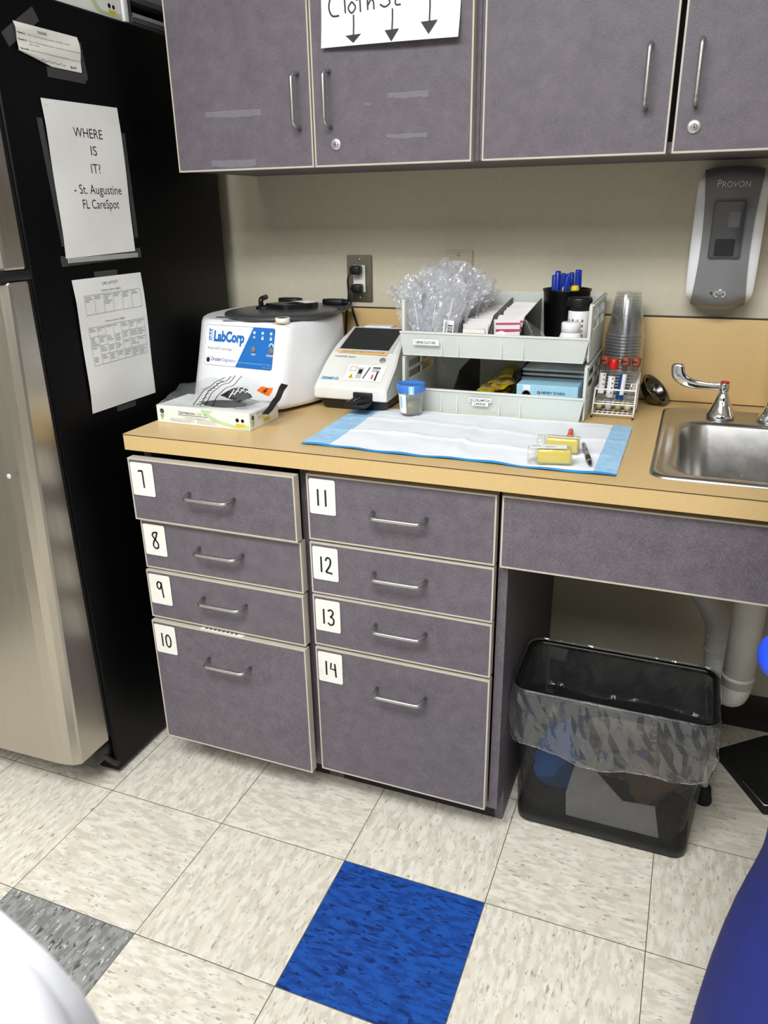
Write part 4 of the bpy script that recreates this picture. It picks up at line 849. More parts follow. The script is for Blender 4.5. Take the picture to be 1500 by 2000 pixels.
# lower bin contents
t = thing('packet_box', 'pale blue box with dark lettering at the right front of the lower bin', 'box', (.275, .85, Z1+.004))
m = MB(); m.box(.2105, .3425, .828, .900, Z1+.0045, Z1+.071, 0, r=.0012, seg=1); F = FRONT(.2105, .8277, Z1+.004)
m.rect(.014, .030, .001, .066, 2, F); m.lathe([(.0115, .0002), (.0115, .0004), (0, .0004)], 24, 2, F @ Matrix.Translation((.022, .045, 0))); m.lathe([(.0105, .0005), (.0105, .0006), (.008, .0006), (.008, .0005)], 24, 3, F @ Matrix.Translation((.022, .045, 0))); m.prism(rrect(.0195, .0245, .0425, .0475, .001, 2), .0004, .0008, 1, F)
m.prism(rrect(.046, .052, .048, .0535, .0005, 2), .0002, .0005, 1, F); m.stroke([(.047, .049), (.051, .0525)], .0012, F, 2, .0007); m.text('HENRY SCHEIN', .0056, F, 1, .0545, .0485, w=.050, bold=.01); m.rect(.07, .13, .036, .0366, 1, F, .0003)
m.build('carton', [pm('pale_blue_card', (160, 206, 228), .5, var=.03), INK, pm('card_white', (232, 238, 240), .5), GREYINK], t)
GP = pm('grey_wrapped_packet', (208, 211, 212), .4, var=.08)
g0 = None
for i in range(9):
    m = MB(); m.grid(lambda u, v: (.2085+.136*u, .905+.13*v, Z1+.0045+.006+.0025*math.sin(math.pi*u)*math.sin(math.pi*v)), 8, 8, 0, thick=.0045) if i == 0 else None
    if i == 0: g0 = m.build('wrapped_pack', GP); o = g0
    else: o = g0.copy(); C.objects.link(o); o.location = (g0.location.x+random.uniform(-.002, .001), g0.location.y-.0008*i, g0.location.z+.0102*i); o.rotation_euler = (0, 0, random.uniform(-.015, .015))
    tag(o, 'flat grey wrapped pack in the stack behind the pale blue box', 'wrapped pack', 'grey wrapped packs stacked in the lower bin')
YF = film('yellow_clear_film', (240, 226, 170), .32, .1, .5, .9, 60); YB_ = pm('yellow_plastic_film', (226, 202, 40), .3, var=.15)
y0_ = None
for i in range(5):
    if i == 0:
        t = thing('swab_kit', 'yellow and clear wrapped swab kit lying in the lower bin', 'swab kit', (.135, .92, Z1+.006), 0, 'yellow wrapped swab kits in the lower bin')
        m = MB()
        for s_ in (1, -1): m.grid(lambda u, v, s_=s_: (.112+.05*u+.004*math.sin(v*9), .832+.19*v, Z1+.012+s_*.006*math.sin(math.pi*u)*(1+.4*math.sin(v*17))+.003*math.sin(u*9+v*7)), 10, 18, 0 if s_ > 0 else 1, None, False)
        m.build('film', [YF, YB_], t); m = MB(); m.grid(lambda u, v: (.128+.03*u, .875+.14*v, Z1+.0195+.003*math.sin(math.pi*u)+.002*math.sin(v*14)), 6, 10, 0); m.build('yellow_wrap', YB_, t); y0_ = t; o = t
    else: o = dup(y0_, Matrix.Translation((.135+(-.018, .022, .0, .02)[i-1], .92+.006*i, Z1+.006+.0115*i)) @ Euler((0, math.radians((-4, 5, -3, -6)[i-1]), (-.10, .07, .03, .15)[i-1])).to_matrix().to_4x4())
# ---------------------------------------------------------------- stack of clear cups
CUPM = film('clear_cup_plastic', (225, 226, 228), .02, .06, .6, .1, 25, 1.5)
m = MB(); m.lathe([(.0405, .0045), (.0395, .012), (.0270, .090), (.0255, .093), (.0, .0935)], 32, 0); m.v.pop() if False else None
m.lathe([(.0405, 0), (.0425, .0005), (.0425, .0030), (.0405, .0045)], 32, 1); m.lathe([(.0272, .0885), (.0274, .0895), (.0268, .0905)], 32, 1)
c0 = m.build('plastic_cup', [CUPM, film('cup_rim_plastic', (205, 208, 212), .22, .08, .9, .1, 25, 1.5)], None, loc=(0, 0, 0)); NC = 24
for i in range(NC):
    o = c0 if i == 0 else c0.copy()
    if i: C.objects.link(o)
    o.location = (.413, 1.012, ZC+.0003+i*(.160/(NC-1)) if False else ZC+.0003+i*.0069); o.rotation_euler = (0, 0, i*.37)
    tag(o, 'clear plastic cup nested upside down in the tall stack behind the tube rack', 'plastic cup', 'clear cups nested in one stack')
# ---------------------------------------------------------------- test tube rack with tubes
WIRE = pm('white_coated_wire', (240, 238, 232), .3, var=.02)
t = thing('tube_rack', 'small white wire test tube rack holding four tubes', 'tube rack', (.412, .905, ZC)); RX0, RX1, RY0, RY1 = .370, .456, .866, .945; r = .0016
m = MB()
for z, rr_ in ((ZC+.062, r*1.15), (ZC+.031, r), (ZC+.009, r)):
    ex_ = (z-ZC)*.06
    m.tube([(a, b, z) for a, b in rrect(RX0+ex_, RX1+ex_*.4, RY0+ex_, RY1, .005, 4)], rr_, 8, 0, True)
m.build('shelf_wires', WIRE, t)
for a, b in ((RX0, RY0), (RX1, RY0), (RX0, RY1), (RX1, RY1)):
    m = MB(); m.tube([(a, b, ZC+.0002), (a+.001, b+.001, ZC+.02), (a+(.0035 if a < .4 else .0015), b+(.0035 if b < .9 else 0), ZC+(.066 if b < .9 else .088))], r*1.1, 8); m.lathe([(.0022, 0), (.0022, .005), (0, .0052)], 10, 1, Matrix.Translation((a, b, ZC+.0001))); m.build('leg', [WIRE, BLACKP], t)
m = MB()
for z, st in ((ZC+.031, .0205), (ZC+.009, .0105)):
    x = RX0+st
    while x < RX1-.004: m.cyl((x, RY0+.002, z), (x, RY1, z), r*.7, 0, 6); x += st
    for yy in (.8885, .911): m.cyl((RX0, yy, z), (RX1, yy, z), r*.7, 0, 6)
m.build('cross_wires', WIRE, t)
m = MB()
for i in range(11): z = ZC+.014+i*.0068; m.cyl((RX0+.001, RY1, z), (RX1, RY1, z), r*.75, 0, 6)
for i in range(11): z = ZC+.040+.0044*i; m.cyl((RX1, RY0+.006+.0066*i, ZC+.062+.0022*i), (RX1-.008, RY0+.006+.0066*i, ZC+.062+.0022*i), r*.7, 0, 6)
m.cyl((RX1+.001, RY0+.003, ZC+.064), (RX1, RY1, ZC+.088), r, 0, 6); m.tube(bend([(RX0+.002, RY1, ZC+.088), (RX1, RY1, ZC+.088)], .004), r, 8)
m.build('back_grid', WIRE, t)
GL = film('tube_glass', (226, 230, 230), .06, .04, .7, .02, 20, 1.5)
MAROON = pm('brown_rubber_cap', (150, 66, 42), .55, var=.18, scale=120); REDC = pm('red_cap', (205, 20, 26), .35); YELC = pm('yellow_cap_centre', (240, 210, 40), .4)
def tube(x, y, tilt, cap, liquid, label, band):
    t = thing('test_tube', label, 'test tube', (x, y, ZC+.0112), 0); M = Matrix.Translation((x, y, ZC+.0112)) @ Matrix.Rotation(math.radians(tilt), 4, 'Y') @ Matrix.Rotation(math.radians(-5), 4, 'X'); R_ = .0078
    m = MB(); m.lathe([(0, 0)]+[(R_*math.sin(a), R_-R_*math.cos(a)) for a in (.3, .6, .9, 1.2, 1.57)]+[(R_, .098), (R_*.88, .098), (R_*.88, .012)], 24, 0, M); m.build('glass', GL, t)
    m = MB(); q = R_*.86; m.lathe([(0, .0008)]+[(q*math.sin(a), .0008+q-q*math.cos(a)) for a in (.3, .6, .9, 1.2, 1.57)]+[(q, .022), (0, .022)], 20, 0, M); m.build('sediment', liquid, t)
    m = MB()
    if cap == 'red': m.lathe([(.0092, .090), (.0098, .0915), (.0098, .110), (.0085, .112), (.006, .112)], 26, 0, M); m.lathe([(.0085, .1121), (.003, .1121), (.0025, .1105), (0, .1105)], 20, 1, M)
    else: m.lathe([(.0066, .086), (.0066, .0975), (.0088, .098), (.0092, .101), (.0092, .114), (.0075, .116), (.006, .116), (.0055, .113), (0, .113)], 22, 0, M); m.box(-.0095, .002, -.0098, .0098, .105, .108, 1, 0, M)
    m.build('cap', [REDC if cap == 'red' else MAROON, YELC if cap == 'red' else BLACKP], t)
    if band:
        m = MB(); a0, a1, z0, z1, mt = band; N = 8; vs = []
        for i in range(N+1): a = math.radians(a0+(a1-a0)*i/N); vs += [(8.1e-3*math.cos(a), 8.1e-3*math.sin(a), z0), (8.1e-3*math.cos(a), 8.1e-3*math.sin(a), z1)]
        m.add(vs, [(2*i, 2*i+2, 2*i+3, 2*i+1) for i in range(N)], 0, True, M)
        if mt == 'blue':
            vs = []
            for i in range(N+1): a = math.radians(-95+70*i/N); vs += [(8.3e-3*math.cos(a), 8.3e-3*math.sin(a), z0+.010), (8.3e-3*math.cos(a), 8.3e-3*math.sin(a), z1)]
            m.add(vs, [(2*i, 2*i+2, 2*i+3, 2*i+1) for i in range(N)], 1, True, M)
        else:
            for k in range(4): m.add([(8.4e-3*math.cos(math.radians(a)), 8.4e-3*math.sin(math.radians(a)), z) for a, z in ((-80, z0+.008+.01*k), (-60, z0+.008+.01*k), (-60, z0+.012+.01*k), (-80, z0+.012+.01*k))], [(0, 1, 2, 3)], 2, False, M)
        m.build('tube_label', [pm('tube_label_blue', (16, 70, 140), .4) if mt == 'blue' else WHITEP, WHITEP, GREYINK], t)
ty = .899
tube(.3805, ty, 2.5, 'm', pm('pale_yellow_sediment', (206, 196, 140), .4), 'leftmost test tube in the rack, with a rubbery brown cap and white label', (-150, -40, .036, .080, 'white'))
tube(.4005, ty-.006, 2, 'red', pm('milky_white_sediment', (208, 208, 208), .4), 'test tube with a bright red cap and yellow centre', (-160, -30, .030, .075, 'x'))
tube(.4205, ty, 4, 'm', pm('tan_sediment', (186, 170, 112), .4), 'test tube with the dark blue label, brown cap, in the wire rack', (-190, 10, .025, .080, 'blue'))
tube(.4405, ty, 5, 'm', pm('cream_sediment', (218, 204, 170), .4), 'rightmost test tube in the rack, unlabelled clear glass with brown cap', None)
# ---------------------------------------------------------------- sink strainer basket
STR = brushed('strainer_steel', (96, 94, 92), .22, (200, 200, 200), .1)
nrm = (CR*.52+CU*.46-CF*.66).normalized(); q = nrm.to_track_quat('Z', 'Y').to_matrix().to_4x4()
t = thing('sink_strainer', 'dark steel sink strainer basket leaning against the tan backsplash', 'sink strainer', (.493, 1.03, ZC)); M = Matrix.Translation((.4905, 1.027, ZC+.0355)) @ q
m = MB(); m.lathe([(.022, -.022), (.030, -.017), (.034, -.008), (.036, -.002), (.0405, 0), (.0415, .0015), (.0405, .003), (.035, .0022), (.0325, -.002), (.029, -.013), (.022, -.018), (0, -.018)], 40, 0, M)
for k in range(9): a = k*2*math.pi/9; m.lathe([(.0022, -.0178), (0, -.0178)], 10, 1, M @ Matrix.Translation((.018*math.cos(a), .018*math.sin(a), .0002)))
m.build('basket', [STR, INK], t); m = MB(); m.lathe([(.005, -.018), (.0035, -.008), (.0065, -.004), (.0065, 0), (0, .001)], 18, 0, M); m.build('knob', CHROME, t)
# ---------------------------------------------------------------- sink
t = thing('sink', 'stainless steel drop-in sink set in the tan worktop', 'sink', (.715, .74, ZC))
SX = (.5125, .9175, .4835, 1.0); BX = (.5525, .8775, .522, .892)
def rr3(x0, x1, y0, y1, r, z, n=8): return [(a, b, z) for a, b in rrect(x0, x1, y0, y1, r, n)]
a, b, c, d = SX; e, f, g, h = BX
def off(B, k): return (B[0]-k, B[1]+k, B[2]-k, B[3]+k)
m = MB(); m.loft([rr3(*off(SX, 0), .035, ZC+.0004), rr3(*off(SX, -.001), .034, ZC+.003), rr3(*off(SX, -.005), .032, ZC+.0048), rr3(*off(SX, -.012), .030, ZC+.0046), rr3(*off(SX, -.0165), .026, ZC+.002),
    rr3(e-.018, f+.018, g-.016, d-.022, .045, ZC+.0015), rr3(e-.010, f+.010, g-.010, h+.012, .052, ZC+.0015), rr3(e-.002, f+.002, g-.002, h+.003, .055, ZC-.0005), rr3(e+.003, f-.003, g+.003, h-.003, .055, ZC-.008), rr3(e+.012, f-.012, g+.012, h-.010, .06, ZC-.12), rr3(e+.022, f-.022, g+.022, h-.02, .06, ZC-.148), rr3(e+.05, f-.05, g+.05, h-.05, .05, ZC-.156), rr3(.69, .74, .69, .74, .024, ZC-.160)], cap=False)
m.poly(rr3(.69, .74, .69, .74, .024, ZC-.160)); sk_ = m.build('basin', SINKM, t)
m = MB(); m.lathe([(.044, ZC-.1575), (.044, ZC-.156), (.036, ZC-.157), (.03, ZC-.164), (0, ZC-.164)], 32, 0, Matrix.Translation((.715, .715, 0))); m.build('drain', CHROME, t)
m = MB(); rr_ = random.Random(3)
for i in range(46):
    x = rr_.uniform(.62, .84); z = rr_.uniform(ZC-.11, ZC-.02); k = (ZC-z)/.12; y = h-.003-.008*k; s_ = rr_.uniform(.0006, .0015)
    m.lathe([(s_, 0), (s_*.8, s_*.5), (0, s_*.7)], 8, 0, FRONT(x, y, z))
m.build('water_drops', film('water_drop', (235, 240, 245), .1, .02, .8, 0, 10), t)
# ---------------------------------------------------------------- faucet
t = thing('faucet', 'chrome sink faucet with a wing lever and red hot-water mark', 'faucet', (.72, .94, ZC+.0015)); zf = ZC+.0016
def lever(cx, sgn, mark, name):
    B = Matrix.Translation((cx, .938, zf))
    m = MB(); m.lathe([(.0275, 0), (.0285, .002), (.0285, .0085), (.0265, .011), (.0150, .038), (.0135, .042), (.0128, .047), (.0105, .050), (.0105, .054), (.0085, .055), (.0085, .060)], 40, 0, B)
    m.lathe([(.0085, .058), (.0098, .059), (.0098, .0745), (.009, .0755)], 28, 0, B); m.lathe([(.0092, .0756), (.0092, .0772), (.0078, .0785), (0, .0788)], 28, 1, B)
    h = m.build('handle_base', [CHROME, mark], t)
    P = [(cx+sgn*.004, .938, zf+.067), (cx+sgn*.03, .938, zf+.067), (cx+sgn*.060, .939, zf+.069), (cx+sgn*.080, .940, zf+.075), (cx+sgn*.0925, .942, zf+.086), (cx+sgn*.096, .944, zf+.099), (cx+sgn*.0955, .945, zf+.110)]
    Q = spline(P, 6); n = len(Q); rs = []
    for i in range(n):
        k = i/(n-1); rs.append(.0075+.0065*min(1, max(0, (k-.2)/.45))-.0075*max(0, (k-.88)/.12)**2)
    m = MB(); m.tube(Q, rs, 16, 0, False, None, .36, (0, 1, 0)); m.build('wing_lever', CHROME, h)
lever(.6305, -1, pm('red_mark', (190, 22, 40), .35), 'hot'); lever(.8285, 1, pm('blue_mark', (30, 60, 190), .35), 'cold')
m = MB(); B = Matrix.Translation((.7295, .938, zf)); m.lathe([(.0275, 0), (.0285, .002), (.0285, .008), (.021, .02), (.014, .034), (.0125, .06), (.0125, .13), (.0185, .135), (.0195, .145), (.0185, .156), (.0115, .160)], 36, 0, B)
P = [(.7295, .938, zf+.15), (.7295, .938, zf+.21), (.7295, .925, zf+.255), (.7295, .885, zf+.285), (.7295, .835, zf+.285), (.7295, .80, zf+.255), (.7295, .792, zf+.22), (.7295, .792, zf+.20)]
m.tube(spline(P, 6), .0095, 18); m.cyl((.7295, .792, zf+.19), (.7295, .792, zf+.212), .0118); m.build('spout', CHROME, t)
# ---------------------------------------------------------------- soap dispenser
t = thing('soap_dispenser', 'grey and white touch-free soap dispenser on the wall over the sink', 'soap dispenser', (.595, W, 1.085)); DG = pm('dispenser_grey', (128, 128, 130), .28, var=.02)
cx = .5955
def dlev(z):
    k = (z-1.085)/.265; return k
def half(z):       # half width of the whole body
    k = dlev(z); return .0665+.0015*math.sin(math.pi*k)-.012*max(0, (k-.9)/.1)**2-.010*max(0, (.1-k)/.1)**2
def ghalf(z):      # half width of the grey face
    k = dlev(z); return .0475+.0085*(2*k-.95)**2
def front(z, u):   # u in -1..1
    k = dlev(z); dep = .092-.014*(2*k-1)**2-.03*max(0, (k-.93)/.07)**2-.034*max(0, (.08-k)/.08)**2; return W-dep+.016*abs(u)**2.5
ZS = [1.0855+.2635*i/24 for i in range(25)]
def arcend(z, u): return z
m = MB(); rings = []
for z in ZS:
    hw = half(z); rings.append([(cx-hw, W+.002, z)]+[(cx+hw*u, front(z, u)+.0025, z-.010*(0)) for u in [-1+2*i/16 for i in range(17)]]+[(cx+hw, W+.002, z)])
m.loft([r_[::-1] for r_ in rings]); m.build('housing', WHITEP, t, bevel=.002)
def gp(u, z, o=0): hw = ghalf(z); x = cx+hw*u; return (x, front(z, (x-cx)/half(z))-.0012-o, z)
m = MB(); VS = [];  NU = 16
ZG = [1.0825+.270*i/40 for i in range(41)]
for z in ZG:
    for i in range(NU+1):
        u = -1+2*i/NU; k = (z-1.0825)/.270
        zz = z+((-.010)*(1-u*u) if k < .06 else (.006*(1-u*u) if k > .94 else 0))*1; zc_ = min(max(z, 1.0856), 1.3490); p = gp(u, zc_); VS.append((p[0], p[1], zz))
m.add(VS, [(j*(NU+1)+i, j*(NU+1)+i+1, (j+1)*(NU+1)+i+1, (j+1)*(NU+1)+i) for j in range(40) for i in range(NU)], 0, True)
top = [VS[40*(NU+1)+i] for i in range(NU+1)]; m.add(top+[(p[0], W+.002, p[2]-.004) for p in top], [(i, i+1, NU+2+i, NU+1+i) for i in range(NU)], 0, True)
bot = VS[:NU+1]; m.add(bot+[(p[0], W+.002, p[2]+.006) for p in bot], [(i, NU+1+i, NU+2+i, i+1) for i in range(NU)], 0, True)
gf = m.build('front_cover', DG, t)
yw = front(1.235, 0)-.0015
m = MB(); WP = FRONT(cx-.001, yw-.0012, 1.2375)
m.prism(rrect(-.031, .031, -.057, .055, .006), -.004, .0004, 0, WP); m.build('window_frame', pm('window_frame_grey', (70, 70, 72), .3), gf)
m = MB(); m.prism(rrect(-.0285, .0285, -.0545, .0525, .005), .0004, .0014, 0, WP); m.build('window', pm('smoked_window', (74, 74, 76), .06, spec=.8, var=.02), gf)
m = MB(); m.prism(rrect(-.020, .018, -.052, -.018, .004), .0014, .0020, 0, WP); m.build('soap_cartridge', pm('dark_cartridge', (36, 36, 38), .12), gf)
m = MB(); m.prism(rrect(-.0, .022, .004, .034, .003), .0014, .0018, 0, WP); m.build('cartridge_neck', pm('grey_cartridge', (112, 112, 116), .15), gf)
m = MB(); TP = FRONT(cx, front(1.322, 0)-.0022, 1.3175); m.text('P', .0145, TP, 0, -.030, 0, sx=.8); m.text('ROVON', .0115, TP, 0, -.021, 0, w=.052); m.build('logo_print', pm('silver_print', (205, 206, 208), .4), gf); m = MB(); EP = FRONT(cx+.002, front(1.112, 0)-.0024, 1.1105)
for s_ in (-1, 1): m.stroke(spline([(s_*.001, -.001), (s_*.008, .004), (s_*.0105, -.003), (s_*.006, -.008), (s_*.0045, -.005)], 5), .0016, EP, 0)
m.poly([(-.004, .004), (.004, .004), (.002, .009), (-.002, .009)], 0, EP); m.rect(-.0008, .0008, .009, .012, 0, EP); m.rect(-.019, -.0155, -.002, .0025, 1, EP, .0003); m.build('sensor_mark', [pm('silver_mark', (205, 206, 208), .4), INK], gf)
# ---------------------------------------------------------------- absorbent pad
PB = pm('pale_blue_pad_edge', (164, 206, 238), .7, var=.07, scale=60); PW = pm('pad_white', (238, 241, 246), .7, var=.015, scale=30); PS = pm('pad_blue_border', (24, 148, 222), .45, var=.03)
q4 = [Vector((-.1395, .4745)), Vector((.4620, .4660)), Vector((.4615, .809)), (Vector((-.148, .800)))]
def padz(u, v):
    z = .0018+.0010*math.sin(u*23+v*5)*math.sin(v*17)+.0009*math.sin(u*41+3*v)
    for c, w_, a in ((.5, .012, .0045), (.76, .01, .0022), (.25, .01, .0020)): z += min(1, max(0, v*6-.2))* a*math.exp(-((u-c)/w_)**2)
    for c, w_, a in ((.35, .02, .0035), (.66, .02, .003)): z += a*math.exp(-((v-c-.05*math.sin(u*6))/w_)**2)
    if u < .02 or u > .98 or v < .02 or v > .98: z = min(z, .003)
    return ZC+.0006+max(.0004, z*(1 if v < .93 else .4))
def padf(u0, u1, v0, v1):
    def fn(a, b):
        u = u0+(u1-u0)*a; v = v0+(v1-v0)*b; p = q4[0]*(1-u)*(1-v)+q4[1]*u*(1-v)+q4[2]*u*v+q4[3]*(1-u)*v
        return (p.x, p.y+(.003*math.sin(u*14) if v < .05 else 0), padz(u, v)*(1)+(0))
    return fn
t = thing('absorbent_pad', 'blue-edged white absorbent underpad spread on the worktop', 'underpad', (.16, .64, ZC))
m = MB(); m.grid(padf(.095, .935, .035, 1), 70, 44, 0); m.build('white_centre', PW, t)
m = MB(); m.grid(padf(0, .095, .035, 1), 10, 40, 0); m.build('side_edge', PB, t)
m = MB(); m.grid(padf(.935, 1, .035, 1), 8, 40, 0); m.build('side_edge', PB, t)
m = MB(); m.grid(padf(0, 1, 0, .035), 90, 4, 0); m.build('front_edge', PS, t)
# ---------------------------------------------------------------- specimen cup
PZ = ZC+.0068; t = thing('specimen_cup', 'clear urine specimen cup with a blue lid on the absorbent pad', 'specimen cup', (-.0085, .757, PZ)); B = Matrix.Translation((-.0085, .757, PZ))
CL = film('cup_clear_plastic', (225, 228, 228), .20, .15, .5, .1, 20)
m = MB(); m.lathe([(.0225, 0), (.0238, .002), (.0282, .052), (.0292, .055), (.0272, .055), (.0265, .050), (.0222, .003)], 40, 0, B); m.build('body', CL, t)
m = MB(); m.lathe([(0, .003), (.0222, .003), (.0240, .028), (0, .028)], 32, 0, B); m.build('urine', pm('olive_urine', (150, 146, 92), .2), t)
m = MB(); m.lathe([(.0310, .050), (.0318, .051), (.0318, .064), (.0310, .0665), (.0285, .0668), (.028, .0645), (0, .0645)], 44, 0, B); ld = m.build('lid', pm('blue_lid', (62, 128, 214), .4, var=.02), t)
def wrap(r0, r1, a0, a1, z0, z1, mat, mm, n=8):
    vs = []
    for i in range(n+1): a = math.radians(a0+(a1-a0)*i/n); vs += [(r0*math.cos(a), r0*math.sin(a), z0), (r1*math.cos(a), r1*math.sin(a), z1)]
    mm.add(vs, [(2*i, 2*i+2, 2*i+3, 2*i+1) for i in range(n)], mat, True, B)
m = MB(); wrap(.0322, .0322, -80, -58, .047, .0655, 0, m); wrap(.0324, .0324, -72, -66, .049, .064, 1, m); m.build('seal_sticker', [LBLUE, WHITEP], ld)
m = MB(); wrap(.0242, .0278, -165, -95, .004, .046, 0, m); wrap(.0250, .0277, -128, -118, .014, .040, 1, m); m.build('cup_label', [pm('cup_label_white', (236, 240, 244), .5), LBLUE], t)
# ---------------------------------------------------------------- two yellow vials and writing tools
VP = film('vial_clear_plastic', (235, 235, 225), .16, .05, .6, .02, 20, 1.5); VL = pm('yellow_liquid', (226, 206, 84), .12, var=.04, spec=.6)
def vial(x, y, rot, label, lab):
    z = ZC+.0060
    t = thing('urine_vial', label, 'vial', (x, y, z), rot); M = Matrix.Translation((x, y, z)) @ Matrix.Rotation(rot, 4, 'Z'); L, D, H = .076, .028, .029
    m = MB(); m.box(-L/2+.012, L/2, -D/2, D/2, 0, H, 0, .005, M, 3); m.lathe([(.0135, 0), (.0145, .001), (.0145, .013), (.012, .0145)], 26, 0, M @ Matrix.Translation((-L/2-.0015, 0, H/2)) @ Matrix.Rotation(math.pi/2, 4, 'Y')); m.build('case', VP, t)
    m = MB(); m.box(-L/2+.0155, L/2-.002, -D/2+.0015, D/2-.0015, .0015, H-.003, 0, .004, M, 3); m.build('liquid', VL, t)
    if lab:
        m = MB(); m.box(-L/2+.002, L/2-.010, -D/2+.002, D/2-.004, H+.0002, H+.0008, 0, 0, M); T_ = M @ TOPP(-.010, -.004, H+.0010)
        m.rect(0, .018, 0, .0022, 1, T_); m.rect(-.022, -.006, .004, .006, 1, T_); m.build('vial_label', [WHITEP, GREYINK], t)
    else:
        m = MB(); m.box(-L/2+.016, L/2-.001, -D/2+.004, -D/2+.0055, H+.0001, H+.0006, 0, 0, M); m.box(-L/2+.016, L/2-.001, -D/2+.008, -D/2+.0088, H+.0001, H+.0006, 0, 0, M); m.build('painted_highlight', pm('cream_highlight', (246, 240, 214), .3), t)  # pale strips along the top are highlights painted in cream
vial(.3450, .4960, math.radians(13), 'front flat vial of yellow urine with a white label, lying on the pad', True); vial(.3480, .5700, math.radians(3), 'flat vial of yellow urine lying behind the labelled one on the pad', False)
t = thing('mechanical_pen', 'grey pen with a black grip beside the yellow vials on the pad', 'pen', (.395, .58, ZC+.006)); a = Vector((.4160, .4935, ZC+.0095)); b_ = Vector((.3745, .668, ZC+.0125)); d = (b_-a).normalized()
m = MB(); m.tube([a+d*.016, a+d*.02, a+d*.03, a+d*.118], [.0040, .0046, .0042, .0040], 14, 0); m.tube([a+d*.118, a+d*.130], [.003, .0022], 10, 1); m.tube([a+d*.055+Vector((0, 0, .0045)), a+d*.112+Vector((0, 0, .0045))], .0011, 8, 1); m.build('barrel', [pm('pen_grey', (128, 128, 132), .3), CHROME], t)
m = MB(); m.tube([a+d*.022, a+d*.024, a+d*.046, a+d*.048], [.0044, .0049, .0049, .0044], 14, 0); m.tube([a, a+d*.004, a+d*.010, a+d*.016], [.0007, .0018, .0036, .0040], 12, 0); m.build('grip', BLACKP, t)
t = thing('lancet', 'orange-red capped lancet behind the two yellow vials', 'lancet', (.352, .68, ZC+.006)); a = Vector((.357, .640, ZC+.0085)); b_ = Vector((.349, .715, ZC+.0095)); d = (b_-a).normalized()
m = MB(); m.tube([a+d*.02, a+d*.022, a+d*.066, a+d*.069], [.004, .0052, .0052, .0035], 16, 0); m.box(-.0015, .0015, 0, .03, 0, .003, 1, 0, PLANE(a+d*.008+Vector((-.006, 0, 0)), (1, 0, 0), d)); m.build('body', [pm('orange_red_cap', (224, 76, 34), .35), GREYINK], t)
m = MB(); m.tube([a+d*.069, a+d*.080], [.0028, .0018], 12, 0); m.build('tip', WHITEP, t)
# ---------------------------------------------------------------- waste bin, liner, trash
MESH = wire_mesh('black_wire_mesh', (14, 14, 15), .0042, .27)
t = thing('waste_bin', 'black mesh waste bin with a clear liner in the knee space under the sink', 'waste bin', (.49, .635, 0)); RZ = .352
b0 = (.312, .672, .551, .735); b1 = (.296, .688, .535, .742)
def brect(k, z, ins=0, r=.03): return [(x, y, z) for x, y in rrect(b0[0]+(b1[0]-b0[0])*k+ins, b0[1]+(b1[1]-b0[1])*k-ins, b0[2]+(b1[2]-b0[2])*k+ins, b0[3]+(b1[3]-b0[3])*k-ins, r, 6)]
m = MB(); m.loft([brect(z/RZ, z) for z in (.02, .12, .24, RZ-.008)], 0, True, None, False); m.build('mesh_wall', MESH, t)
m = MB(); m.loft([brect(0, .0005, .006), brect(0, .004, .0), brect(0, .022, -.001), brect(.06, .026, .002)], 0, True); m.build('bottom_tray', BLACKP, t)
m = MB(); m.tube(brect(1, RZ), .0065, 10, 0, True); m.build('rim', pm('black_rim', (16, 16, 17), .25, spec=.6), t)
LIN = film('clear_bin_liner', (215, 218, 222), .115, .07, 1.1, 1.0, 18); LINI = film('clear_liner_inside', (205, 208, 212), .035, .12, .3, 1.0, 32)
lt = thing('bin_liner', 'clear plastic bag lining the mesh waste bin and folded over its rim', 'bin liner', (.49, .635, .02)); NB = 96
def per(z, ins, k, wob, seed):
    base = [(x, y) for x, y in rrect(b0[0]+(b1[0]-b0[0])*k+ins, b0[1]+(b1[1]-b0[1])*k-ins, b0[2]+(b1[2]-b0[2])*k+ins, b0[3]+(b1[3]-b0[3])*k-ins, .035, 6)]
    # resample evenly
    P = [Vector(p) for p in base]+[Vector(base[0])]; L = [0]
    for i in range(1, len(P)): L.append(L[-1]+(P[i]-P[i-1]).length)
    out = []; j = 0
    for i in range(NB):
        s_ = L[-1]*i/NB
        while L[j+1] < s_: j += 1
        f = (s_-L[j])/(L[j+1]-L[j]+1e-9); p = P[j].lerp(P[j+1], f); nrm_ = Vector((p.x-.49, (p.y-.64)*2)).normalized()
        w_ = wob*(math.sin(i*.55+seed+z*30)+.7*math.sin(i*1.31+seed*2-z*41)+.5*math.sin(i*2.3+z*67))
        out.append((p.x+nrm_.x*w_, p.y+nrm_.y*w_, z))
    return out
m = MB(); m.loft([per(.026, .012, 0, .003, 1), per(.10, .008, .3, .003, 2), per(.20, .007, .6, .003, 1.5), per(.30, .006, .9, .002, 1), per(RZ+.003, .006, 1, .001, 1)], 0, True, None, False); m.build('inner_bag', LINI, lt)
def skirt(i, z, k):
    return z
m = MB(); rings = []
prof = [(RZ+.004, -.004, .0005), (RZ+.0085, -.0065, .0006), (RZ+.002, -.0085, .0008), (RZ-.02, -.009, .0018), (RZ-.04, -.009, .0026), (RZ-.06, -.0095, .0034), (RZ-.08, -.010, .0038), (RZ-.10, -.0105, .0038), (RZ-.108, -.011, .0034), (RZ-.114, -.0125, .003), (RZ-.120, -.009, .002)]
for z, ins, wob in prof:
    r_ = per(z, ins, 1, wob, 3.1); drop = (RZ+.006-z)/.134
    rings.append([(x, y, zz-drop*(.027*math.sin((x-.29)/.4*math.pi)*(y < .6)+.006*math.sin(x*31))) for x, y, zz in r_])
